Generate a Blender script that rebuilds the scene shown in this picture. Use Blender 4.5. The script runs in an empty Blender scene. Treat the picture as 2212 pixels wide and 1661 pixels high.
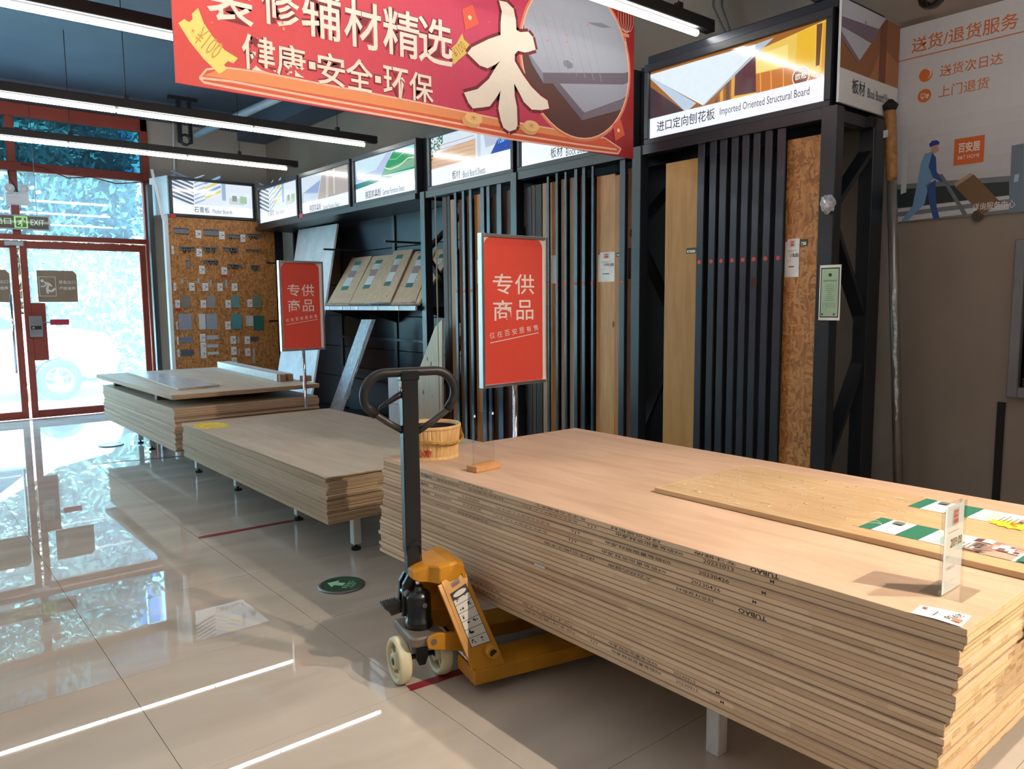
import bpy, bmesh, math, random
from mathutils import Vector, Matrix
RND = random.Random(11)
sc = bpy.context.scene
COL = sc.collection
PI = math.pi

# ------------------------------------------------------------------ camera
def make_camera():
    yaw, pitch, roll = math.radians(39.544), math.radians(-6.144), math.radians(-0.4875)
    fw = Vector((math.sin(yaw)*math.cos(pitch), math.cos(yaw)*math.cos(pitch), math.sin(pitch)))
    rt = Vector((math.cos(yaw), -math.sin(yaw), 0)); up = rt.cross(fw)
    r2 = rt*math.cos(roll)+up*math.sin(roll); u2 = -rt*math.sin(roll)+up*math.cos(roll)
    cd = bpy.data.cameras.new('camera'); co = bpy.data.objects.new('camera', cd); COL.objects.link(co)
    m = Matrix((( r2.x, u2.x, -fw.x, 0), (r2.y, u2.y, -fw.y, 0), (r2.z, u2.z, -fw.z, 1.4209), (0, 0, 0, 1)))
    co.matrix_world = m
    cd.sensor_width = 36.0; cd.lens = 1655.8/2212*36.0
    cd.clip_start = 0.05; cd.clip_end = 300
    sc.camera = co
make_camera()

# ------------------------------------------------------------------ world, sun, exposure
sc.view_settings.view_transform = 'Standard'
sc.view_settings.look = 'None'
sc.view_settings.gamma = 1.0
sc.view_settings.use_curve_mapping = False
sc.view_settings.exposure = 0.0
LED_POWER = 23.0        # emission of the ceiling tubes
LIGHTBOX_POWER = 1.15   # emission of the backlit signs
SKY_POWER = 3.2
SUN_POWER = 75.0
SPOT_POWER = 330.0
w = bpy.data.worlds.new('sky'); sc.world = w; w.use_nodes = True
nt = w.node_tree; nt.nodes.clear()
sky = nt.nodes.new('ShaderNodeTexSky'); sky.sky_type = 'NISHITA'; sky.sun_disc = False
sky.sun_elevation = math.radians(52); sky.sun_rotation = math.radians(-60); sky.air_density = 1.0; sky.dust_density = 1.0
bg = nt.nodes.new('ShaderNodeBackground'); bg.inputs['Strength'].default_value = SKY_POWER
wo = nt.nodes.new('ShaderNodeOutputWorld')
nt.links.new(sky.outputs[0], bg.inputs[0]); nt.links.new(bg.outputs[0], wo.inputs[0])
sl = bpy.data.lights.new('sun', 'SUN'); sl.energy = SUN_POWER; sl.angle = 0.01; sl.color = (1, .96, .9)
so = bpy.data.objects.new('sun', sl); COL.objects.link(so)
so.rotation_euler = Vector((0.62, 0.30, -0.75)).to_track_quat('-Z', 'Y').to_euler()
# two warm track spots hanging behind the photographer, as their shadows on the floor and stack show
def spot(name, loc, target, power, size, color, blend=.5, rad=.03):
    l = bpy.data.lights.new(name, 'SPOT'); l.energy = power; l.spot_size = math.radians(size); l.spot_blend = blend
    l.shadow_soft_size = rad; l.color = color
    o = bpy.data.objects.new(name, l); COL.objects.link(o); o.location = loc
    o.rotation_euler = (Vector(target)-Vector(loc)).to_track_quat('-Z', 'Y').to_euler()
spot('track_spot', (2.45, -1.05, 2.95), (1.9, 0.7, 0.5), SPOT_POWER*1.45, 60, (1, .86, .68), .6, .012)
spot('track_spot', (3.05, -0.45, 2.95), (0.9, 2.6, 0.0), SPOT_POWER*1.0, 85, (1, .88, .74))

# ------------------------------------------------------------------ colour and materials
def lin(c):
    return tuple(((v/255)/12.92 if v/255 <= .04045 else ((v/255+.055)/1.055)**2.4) for v in c)
MATS = {}
def new_mat(name):
    m = bpy.data.materials.new(name); m.use_nodes = True
    nt = m.node_tree; b = nt.nodes['Principled BSDF']
    return m, nt, b
def N(nt, t, **k):
    n = nt.nodes.new(t)
    for a, v in k.items():
        if a.startswith('i_'): n.inputs[a[2:].replace('_', ' ')].default_value = v
        else: setattr(n, a, v)
    return n
def mat(name, c, rough=.5, metal=0., var=.06, scale=6., bump=0., spec=.5, coat=0., emit=0., stretch=(1, 1, 1), alpha=1.):
    """plain surface with faint procedural mottling; c in 0-255 sRGB"""
    if name in MATS: return MATS[name]
    m, nt, b = new_mat(name); L = nt.links
    c = lin(c)
    tc = N(nt, 'ShaderNodeTexCoord'); mp = N(nt, 'ShaderNodeMapping'); mp.inputs['Scale'].default_value = stretch
    L.new(tc.outputs['Object'], mp.inputs['Vector'])
    ns = N(nt, 'ShaderNodeTexNoise'); ns.inputs['Scale'].default_value = scale; ns.inputs['Detail'].default_value = 4
    L.new(mp.outputs[0], ns.inputs['Vector'])
    cr = N(nt, 'ShaderNodeValToRGB'); e = cr.color_ramp.elements
    e[0].position = .3; e[1].position = .7
    e[0].color = (*[max(0, v*(1-var*2)) for v in c], 1); e[1].color = (*[min(1, v*(1+var*2)) for v in c], 1)
    L.new(ns.outputs[0], cr.inputs[0]); L.new(cr.outputs[0], b.inputs['Base Color'])
    b.inputs['Roughness'].default_value = rough; b.inputs['Metallic'].default_value = metal
    b.inputs['Specular IOR Level'].default_value = spec; b.inputs['Coat Weight'].default_value = coat
    b.inputs['Coat Roughness'].default_value = .05
    if emit:
        L.new(cr.outputs[0], b.inputs['Emission Color']); b.inputs['Emission Strength'].default_value = emit
    if bump:
        bp = N(nt, 'ShaderNodeBump'); bp.inputs['Strength'].default_value = bump; bp.inputs['Distance'].default_value = .01
        L.new(ns.outputs[0], bp.inputs['Height']); L.new(bp.outputs[0], b.inputs['Normal'])
    MATS[name] = m
    return m
def wood(name, c1, c2, axis=1, scale=3., rough=.5, stretch=14., knots=0., blotch=.0, spec=.35):
    """long-grain wood; grain runs along the object axis given"""
    if name in MATS: return MATS[name]
    m, nt, b = new_mat(name); L = nt.links
    tc = N(nt, 'ShaderNodeTexCoord'); oi = N(nt, 'ShaderNodeObjectInfo')
    mp = N(nt, 'ShaderNodeMapping'); s = [stretch]*3; s[axis] = 1.
    mp.inputs['Scale'].default_value = s
    ad = N(nt, 'ShaderNodeVectorMath', operation='ADD'); L.new(tc.outputs['Object'], ad.inputs[0])
    ml = N(nt, 'ShaderNodeVectorMath', operation='SCALE'); L.new(oi.outputs['Location'], ml.inputs[0]); ml.inputs['Scale'].default_value = 1.7
    L.new(ml.outputs[0], ad.inputs[1]); L.new(ad.outputs[0], mp.inputs['Vector'])
    ns = N(nt, 'ShaderNodeTexNoise'); ns.inputs['Scale'].default_value = scale; ns.inputs['Detail'].default_value = 6; ns.inputs['Roughness'].default_value = .6
    ns.inputs['Distortion'].default_value = .6
    L.new(mp.outputs[0], ns.inputs['Vector'])
    cr = N(nt, 'ShaderNodeValToRGB'); e = cr.color_ramp.elements
    e[0].position = .33; e[1].position = .68; e[0].color = (*lin(c1), 1); e[1].color = (*lin(c2), 1)
    L.new(ns.outputs[0], cr.inputs[0]); out = cr.outputs[0]
    if blotch:
        n2 = N(nt, 'ShaderNodeTexNoise'); n2.inputs['Scale'].default_value = 1.6; n2.inputs['Detail'].default_value = 3
        L.new(ad.outputs[0], n2.inputs['Vector'])
        mx = N(nt, 'ShaderNodeMixRGB', blend_type='MULTIPLY'); mx.inputs[0].default_value = 1
        c3 = N(nt, 'ShaderNodeValToRGB'); c3.color_ramp.elements[0].position = .35; c3.color_ramp.elements[1].position = .65
        c3.color_ramp.elements[0].color = (1-blotch, 1-blotch*1.05, 1-blotch*1.15, 1); c3.color_ramp.elements[1].color = (1, 1, 1, 1)
        L.new(n2.outputs[0], c3.inputs[0]); L.new(out, mx.inputs[1]); L.new(c3.outputs[0], mx.inputs[2]); out = mx.outputs[0]
    if knots:
        m2 = N(nt, 'ShaderNodeMapping'); s2 = [knots]*3; s2[axis] = knots*.45; m2.inputs['Scale'].default_value = s2
        L.new(ad.outputs[0], m2.inputs['Vector'])
        vo = N(nt, 'ShaderNodeTexVoronoi'); vo.inputs['Scale'].default_value = 1; vo.inputs['Randomness'].default_value = 1
        L.new(m2.outputs[0], vo.inputs['Vector'])
        ck = N(nt, 'ShaderNodeValToRGB'); ck.color_ramp.elements[0].position = .07; ck.color_ramp.elements[1].position = .12
        ck.color_ramp.elements[0].color = (.25, .16, .1, 1); ck.color_ramp.elements[1].color = (1, 1, 1, 1)
        L.new(vo.outputs['Distance'], ck.inputs[0])
        mx = N(nt, 'ShaderNodeMixRGB', blend_type='MULTIPLY'); mx.inputs[0].default_value = 1
        L.new(out, mx.inputs[1]); L.new(ck.outputs[0], mx.inputs[2]); out = mx.outputs[0]
    L.new(out, b.inputs['Base Color']); b.inputs['Roughness'].default_value = rough; b.inputs['Specular IOR Level'].default_value = spec
    bp = N(nt, 'ShaderNodeBump'); bp.inputs['Strength'].default_value = .08; bp.inputs['Distance'].default_value = .004
    L.new(ns.outputs[0], bp.inputs['Height']); L.new(bp.outputs[0], b.inputs['Normal'])
    MATS[name] = m
    return m
def board_edge(name, core1, core2, veneer, half, block=.045, seg=.75, plies=0, ends=None):
    """sawn edge of a stacked sheet: thin face veneers, core strips of varied colour (object coordinates)"""
    if name in MATS: return MATS[name]
    m, nt, b = new_mat(name); L = nt.links
    tc = N(nt, 'ShaderNodeTexCoord'); oi = N(nt, 'ShaderNodeObjectInfo'); sx = N(nt, 'ShaderNodeSeparateXYZ')
    L.new(tc.outputs['Object'], sx.inputs[0])
    def mth(op, a, bb=None):
        n = N(nt, 'ShaderNodeMath', operation=op)
        for i, v in ((0, a), (1, bb)):
            if v is None: continue
            if isinstance(v, (int, float)): n.inputs[i].default_value = v
            else: L.new(v, n.inputs[i])
        return n.outputs[0]
    cxn = mth('FLOOR', mth('DIVIDE', sx.outputs[0], block))
    off = mth('MULTIPLY', mth('ADD', oi.outputs['Random'], mth('FRACT', mth('MULTIPLY', cxn, .618))), 7.3)
    cyn = mth('FLOOR', mth('ADD', mth('DIVIDE', sx.outputs[1], seg), off))
    cb = N(nt, 'ShaderNodeCombineXYZ'); L.new(cxn, cb.inputs[0]); L.new(cyn, cb.inputs[1]); L.new(mth('MULTIPLY', oi.outputs['Random'], 91.), cb.inputs[2])
    wn = N(nt, 'ShaderNodeTexWhiteNoise'); wn.noise_dimensions = '3D'; L.new(cb.outputs[0], wn.inputs['Vector'])
    mp = N(nt, 'ShaderNodeMapping'); mp.inputs['Scale'].default_value = (30, 1.6, 160)
    ad = N(nt, 'ShaderNodeVectorMath', operation='ADD'); L.new(tc.outputs['Object'], ad.inputs[0]); L.new(oi.outputs['Location'], ad.inputs[1])
    L.new(ad.outputs[0], mp.inputs['Vector'])
    ns = N(nt, 'ShaderNodeTexNoise'); ns.inputs['Scale'].default_value = 2.2; ns.inputs['Detail'].default_value = 5; L.new(mp.outputs[0], ns.inputs['Vector'])
    v = mth('ADD', mth('MULTIPLY', wn.outputs['Value'], .62), mth('MULTIPLY', ns.outputs[0], .42))
    cr = N(nt, 'ShaderNodeValToRGB'); e = cr.color_ramp.elements
    e[0].position = .18; e[1].position = .62; e[0].color = (*lin(core1), 1); e[1].color = (*lin(core2), 1)
    L.new(v, cr.inputs[0])
    az = mth('ABSOLUTE', sx.outputs[2])
    core_out = cr.outputs[0]; ven = None
    if ends:
        ge = N(nt, 'ShaderNodeNewGeometry'); sn = N(nt, 'ShaderNodeSeparateXYZ'); L.new(ge.outputs['Normal'], sn.inputs[0])
        isend = mth('GREATER_THAN', mth('ABSOLUTE', sn.outputs[1]), .6)
        ce = N(nt, 'ShaderNodeValToRGB'); ee = ce.color_ramp.elements; ee[0].position = .12; ee[1].position = .34; ee[0].color = (*lin(ends[0]), 1); ee[1].color = (*lin(ends[1]), 1)
        L.new(v, ce.inputs[0])
        mxe = N(nt, 'ShaderNodeMixRGB'); L.new(isend, mxe.inputs[0]); L.new(cr.outputs[0], mxe.inputs[1]); L.new(ce.outputs[0], mxe.inputs[2]); core_out = mxe.outputs[0]
        mv = N(nt, 'ShaderNodeMixRGB'); L.new(isend, mv.inputs[0]); mv.inputs[1].default_value = (*lin(veneer), 1); mv.inputs[2].default_value = (*lin(ends[2]), 1); ven = mv.outputs[0]
    if plies:
        fr = mth('FRACT', mth('MULTIPLY', mth('ADD', az, .0001), plies))
        pm = mth('GREATER_THAN', fr, .5)
        mx0 = N(nt, 'ShaderNodeMixRGB'); L.new(mth('MULTIPLY', pm, .55), mx0.inputs[0]); L.new(core_out, mx0.inputs[1]); mx0.inputs[2].default_value = (*lin(veneer), 1)
        base = mx0.outputs[0]
    else: base = core_out
    mx = N(nt, 'ShaderNodeMixRGB'); L.new(mth('GREATER_THAN', az, half*.78), mx.inputs[0]); L.new(base, mx.inputs[1]); mx.inputs[2].default_value = (*lin(veneer), 1)
    if ven is not None: L.new(ven, mx.inputs[2])
    L.new(mx.outputs[0], b.inputs['Base Color']); b.inputs['Roughness'].default_value = .7; b.inputs['Specular IOR Level'].default_value = .25
    bp = N(nt, 'ShaderNodeBump'); bp.inputs['Strength'].default_value = .15; bp.inputs['Distance'].default_value = .003
    L.new(ns.outputs[0], bp.inputs['Height']); L.new(bp.outputs[0], b.inputs['Normal'])
    MATS[name] = m
    return m
def osb(name):
    if name in MATS: return MATS[name]
    m, nt, b = new_mat(name); L = nt.links
    tc = N(nt, 'ShaderNodeTexCoord')
    nz = N(nt, 'ShaderNodeTexNoise'); nz.inputs['Scale'].default_value = 7; nz.inputs['Detail'].default_value = 2; L.new(tc.outputs['Object'], nz.inputs['Vector'])
    sb = N(nt, 'ShaderNodeVectorMath', operation='MULTIPLY_ADD'); L.new(nz.outputs['Color'], sb.inputs[0]); sb.inputs[1].default_value = (.09, .09, .09); L.new(tc.outputs['Object'], sb.inputs[2])
    cols = []
    for k, sc_ in enumerate(((80, 80, 20), (26, 26, 76))):
        mp = N(nt, 'ShaderNodeMapping'); mp.inputs['Scale'].default_value = sc_; mp.inputs['Rotation'].default_value = (.25+.3*k, .25-.5*k, .2)
        L.new(sb.outputs[0], mp.inputs['Vector'])
        vo = N(nt, 'ShaderNodeTexVoronoi'); vo.inputs['Scale'].default_value = 1.0; L.new(mp.outputs[0], vo.inputs['Vector'])
        sp = N(nt, 'ShaderNodeSeparateColor'); L.new(vo.outputs['Color'], sp.inputs[0]); cols.append(sp)
    gt = N(nt, 'ShaderNodeMath', operation='GREATER_THAN'); L.new(cols[0].outputs[1], gt.inputs[0]); gt.inputs[1].default_value = .55
    d = N(nt, 'ShaderNodeMix'); L.new(gt.outputs[0], d.inputs[0]); L.new(cols[0].outputs[0], d.inputs[2]); L.new(cols[1].outputs[2], d.inputs[3])
    cr = N(nt, 'ShaderNodeValToRGB'); e = cr.color_ramp.elements
    e[0].position = .12; e[0].color = (*lin((150, 96, 48)), 1); e[1].position = .85; e[1].color = (*lin((200, 142, 82)), 1)
    q = cr.color_ramp.elements.new(.45); q.color = (*lin((178, 118, 60)), 1)
    L.new(d.outputs[0], cr.inputs[0]); L.new(cr.outputs[0], b.inputs['Base Color']); b.inputs['Roughness'].default_value = .55
    MATS[name] = m
    return m
def glass(name, tint, refl=.9, ior=1.45, rough=0., veil=0., k=1.):
    """thin pane: tinted transmission plus fresnel reflection"""
    if name in MATS: return MATS[name]
    m = bpy.data.materials.new(name); m.use_nodes = True; nt = m.node_tree; nt.nodes.clear(); L = nt.links
    o = N(nt, 'ShaderNodeOutputMaterial'); t = N(nt, 'ShaderNodeBsdfTransparent'); t.inputs[0].default_value = (*tint, 1)
    g = N(nt, 'ShaderNodeBsdfGlossy'); g.inputs['Roughness'].default_value = rough; g.inputs[0].default_value = (refl, refl, refl, 1)
    lw = N(nt, 'ShaderNodeLayerWeight'); lw.inputs[0].default_value = .5
    pw = N(nt, 'ShaderNodeMath', operation='POWER'); L.new(lw.outputs['Facing'], pw.inputs[0]); pw.inputs[1].default_value = 5
    r0 = ((ior-1)/(ior+1))**2
    ma = N(nt, 'ShaderNodeMath', operation='MULTIPLY_ADD'); L.new(pw.outputs[0], ma.inputs[0]); ma.inputs[1].default_value = (1-r0)*k; ma.inputs[2].default_value = r0*k
    mx = N(nt, 'ShaderNodeMixShader')
    tr = t.outputs[0]
    if veil:  # translucent veil pales the view, standing in for outdoor glare
        tl = N(nt, 'ShaderNodeBsdfTranslucent'); tl.inputs[0].default_value = (.85, .95, 1, 1); md = N(nt, 'ShaderNodeMixShader'); md.inputs[0].default_value = veil
        L.new(t.outputs[0], md.inputs[1]); L.new(tl.outputs[0], md.inputs[2]); tr = md.outputs[0]
    L.new(ma.outputs[0], mx.inputs[0]); L.new(tr, mx.inputs[1]); L.new(g.outputs[0], mx.inputs[2]); L.new(mx.outputs[0], o.inputs[0])
    MATS[name] = m
    return m
def film(name):
    m = glass(name, (1, 1, 1), .9, 1.25, .06, k=.4); nt = m.node_tree
    g = [n for n in nt.nodes if n.type == 'BSDF_GLOSSY'][0]
    tc = N(nt, 'ShaderNodeTexCoord'); mp = N(nt, 'ShaderNodeMapping'); mp.inputs['Scale'].default_value = (9, 22, 9); mp.inputs['Rotation'].default_value = (0, 0, .5); nt.links.new(tc.outputs['Object'], mp.inputs[0])
    ns = N(nt, 'ShaderNodeTexNoise'); ns.inputs['Scale'].default_value = 1.4; ns.inputs['Detail'].default_value = 5; ns.inputs['Distortion'].default_value = 1.5; nt.links.new(mp.outputs[0], ns.inputs['Vector'])
    bp = N(nt, 'ShaderNodeBump'); bp.inputs['Strength'].default_value = .9; bp.inputs['Distance'].default_value = .02; nt.links.new(ns.outputs[0], bp.inputs['Height']); nt.links.new(bp.outputs[0], g.inputs['Normal'])
    return m
def emitter(name, c, s):
    if name in MATS: return MATS[name]
    m = bpy.data.materials.new(name); m.use_nodes = True; nt = m.node_tree; nt.nodes.clear()
    o = N(nt, 'ShaderNodeOutputMaterial'); e = N(nt, 'ShaderNodeEmission'); e.inputs[0].default_value = (*c, 1); e.inputs[1].default_value = s
    nt.links.new(e.outputs[0], o.inputs[0]); MATS[name] = m
    return m
def print_mat(name, rough=.5, emit=0., coat=0.):
    if name in MATS: return MATS[name]
    m, nt, b = new_mat(name); L = nt.links
    at = N(nt, 'ShaderNodeAttribute'); at.attribute_name = 'ink'
    ns = N(nt, 'ShaderNodeTexNoise'); ns.inputs['Scale'].default_value = 30; tc = N(nt, 'ShaderNodeTexCoord'); L.new(tc.outputs['Object'], ns.inputs['Vector'])
    mr = N(nt, 'ShaderNodeMapRange'); mr.inputs['To Min'].default_value = .95; mr.inputs['To Max'].default_value = 1.03; L.new(ns.outputs[0], mr.inputs[0])
    mx = N(nt, 'ShaderNodeVectorMath', operation='SCALE'); L.new(at.outputs['Color'], mx.inputs[0]); L.new(mr.outputs[0], mx.inputs['Scale'])
    if emit:
        b.inputs['Base Color'].default_value = (.03, .03, .03, 1)
        L.new(mx.outputs[0], b.inputs['Emission Color']); b.inputs['Emission Strength'].default_value = emit
    else: L.new(mx.outputs[0], b.inputs['Base Color'])
    b.inputs['Roughness'].default_value = rough; b.inputs['Coat Weight'].default_value = coat; b.inputs['Coat Roughness'].default_value = .03
    MATS[name] = m
    return m

# ------------------------------------------------------------------ mesh building
def wloc(o):
    v = Vector((0, 0, 0))
    while o is not None: v += o.location; o = o.parent
    return v
class M:
    def __init__(s): s.v = []; s.f = []; s.mi = []; s.sm = []; s.col = []
    def add(s, vs, fs, mi=0, sm=False):
        b = len(s.v); s.v += [tuple(p) for p in vs]
        for f in fs: s.f.append(tuple(i+b for i in f)); s.mi.append(mi); s.sm.append(sm)
        return s
    def box(s, x0, x1, y0, y1, z0, z1, mi=0):
        return s.add([(x, y, z) for z in (z0, z1) for y in (y0, y1) for x in (x0, x1)],
                     [(0, 2, 3, 1), (4, 5, 7, 6), (0, 1, 5, 4), (2, 6, 7, 3), (0, 4, 6, 2), (1, 3, 7, 5)], mi)
    def beam(s, p, q, w, h, up=(0, 0, 1), mi=0, w2=None, h2=None):
        p, q = Vector(p), Vector(q); d = (q-p).normalized(); r = d.cross(Vector(up))
        if r.length < 1e-4: r = d.cross(Vector((1, 0, 0)))
        r.normalize(); u = r.cross(d); w2 = w if w2 is None else w2; h2 = h if h2 is None else h2
        vs = []
        for c, a, b in ((p, w/2, h/2), (q, w2/2, h2/2)):
            vs += [c-r*a-u*b, c+r*a-u*b, c+r*a+u*b, c-r*a+u*b]
        return s.add(vs, [(0, 1, 2, 3), (7, 6, 5, 4), (0, 4, 5, 1), (1, 5, 6, 2), (2, 6, 7, 3), (3, 7, 4, 0)], mi)
    def cyl(s, p, q, r, r2=None, n=16, caps=True, mi=0, sm=True):
        p, q = Vector(p), Vector(q); d = (q-p).normalized(); a = d.orthogonal().normalized(); b = d.cross(a); r2 = r if r2 is None else r2
        vs = [c+(a*math.cos(t)+b*math.sin(t))*rr for c, rr in ((p, r), (q, r2)) for t in [2*PI*i/n for i in range(n)]]
        s.add(vs, [(i, (i+1) % n, n+(i+1) % n, n+i) for i in range(n)], mi, sm)
        if caps: b0 = len(s.v)-2*n; s.f += [tuple(b0+i for i in range(n-1, -1, -1)), tuple(b0+n+i for i in range(n))]; s.mi += [mi, mi]; s.sm += [False, False]
        return s
    def tube(s, pts, r, n=10, mi=0, closed=False, rs=None):
        pts = [Vector(p) for p in pts]; k = len(pts); vs = []; prev = None
        for i, p in enumerate(pts):
            if closed: d = pts[(i+1) % k]-pts[i-1]
            else: d = pts[min(i+1, k-1)]-pts[max(i-1, 0)]
            d.normalize()
            if prev is None: a = d.orthogonal().normalized()
            else: a = (prev-d*prev.dot(d)); a.normalize()
            prev = a; b = d.cross(a); rr = rs[i] if rs else r
            vs += [p+(a*math.cos(2*PI*j/n)+b*math.sin(2*PI*j/n))*rr for j in range(n)]
        fs = [(i*n+j, i*n+(j+1) % n, ((i+1) % k)*n+(j+1) % n, ((i+1) % k)*n+j) for i in range(k if closed else k-1) for j in range(n)]
        if not closed: fs += [tuple(range(n-1, -1, -1)), tuple((k-1)*n+j for j in range(n))]
        return s.add(vs, fs, mi, True)
    def lathe(s, prof, c=(0, 0, 0), n=24, axis='z', mi=0, closed=False):
        vs = []
        for r, h in prof:
            for j in range(n):
                a = 2*PI*j/n; x, y = r*math.cos(a), r*math.sin(a)
                p = {'z': (x, y, h), 'x': (h, x, y), 'y': (y, h, x)}[axis]
                vs.append((c[0]+p[0], c[1]+p[1], c[2]+p[2]))
        k = len(prof)
        fs = [(i*n+j, i*n+(j+1) % n, ((i+1) % k)*n+(j+1) % n, ((i+1) % k)*n+j) for i in range(k if closed else k-1) for j in range(n)]
        return s.add(vs, fs, mi, True)
    def prism(s, pts, a, b, plane='y', mi=0):
        """outline extruded between a and b along the plane's normal axis"""
        f = {'y': lambda p, t: (p[0], t, p[1]), 'x': lambda p, t: (t, p[0], p[1]), 'z': lambda p, t: (p[0], p[1], t)}[plane]
        n = len(pts); vs = [f(p, a) for p in pts]+[f(p, b) for p in pts]
        return s.add(vs, [tuple(range(n)), tuple(range(2*n-1, n-1, -1))]+[(i, n+i, n+(i+1) % n, (i+1) % n) for i in range(n)], mi)
    def build(s, name, mats, parent=None, local=False, bev=0., seg=1, origin=None, seams=False):
        me = bpy.data.meshes.new(name)
        if parent is not None: o0 = Vector((0, 0, 0)) if local else wloc(parent)
        elif origin is not None: o0 = Vector(origin)
        else:
            xs = [p[0] for p in s.v]; ys = [p[1] for p in s.v]; zs = [p[2] for p in s.v]
            o0 = Vector(((min(xs)+max(xs))/2, (min(ys)+max(ys))/2, min(zs)))
        me.from_pydata([(p[0]-o0.x, p[1]-o0.y, p[2]-o0.z) for p in s.v], [], s.f)
        me.polygons.foreach_set('material_index', s.mi); me.polygons.foreach_set('use_smooth', s.sm)
        if not isinstance(mats, (list, tuple)): mats = [mats]
        for m_ in mats: me.materials.append(m_)
        bm = bmesh.new(); bm.from_mesh(me)
        bmesh.ops.recalc_face_normals(bm, faces=bm.faces)
        if bev:
            ed = [e for e in bm.edges if len(e.link_faces) == 2 and e.calc_face_angle(0) > .6]
            bmesh.ops.bevel(bm, geom=ed, offset=bev, segments=seg, affect='EDGES', profile=.5)
        bm.to_mesh(me); bm.free(); me.update()
        o = bpy.data.objects.new(name, me); COL.objects.link(o)
        if parent is not None: o.parent = parent
        else: o.location = o0
        return o
def thing(name, label, cat, loc=(0, 0, 0), rotz=0., group=None):
    o = bpy.data.objects.new(name, None); o.empty_display_size = .1; COL.objects.link(o)
    o.location = loc; o.rotation_euler = (0, 0, rotz); o['label'] = label; o['category'] = cat
    if group: o['group'] = group
    return o
def tag(o, label, cat, group=None):
    o['label'] = label; o['category'] = cat
    if group: o['group'] = group
    return o
def struct(o, label=None):
    o['kind'] = 'structure'
    if label: o['label'] = label
    return o
def copy_obj(o, parent=None, loc=None):
    c = o.copy(); COL.objects.link(c)
    if parent is not None: c.parent = parent
    if loc is not None: c.location = loc
    return c
_ones = 'first second third fourth fifth sixth seventh eighth ninth tenth eleventh twelfth thirteenth fourteenth fifteenth sixteenth seventeenth eighteenth nineteenth twentieth'.split()
def nth(i):
    return _ones[i-1] if i <= 20 else ('twenty-'+_ones[i-21] if i < 30 else 'thirtieth')

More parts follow.
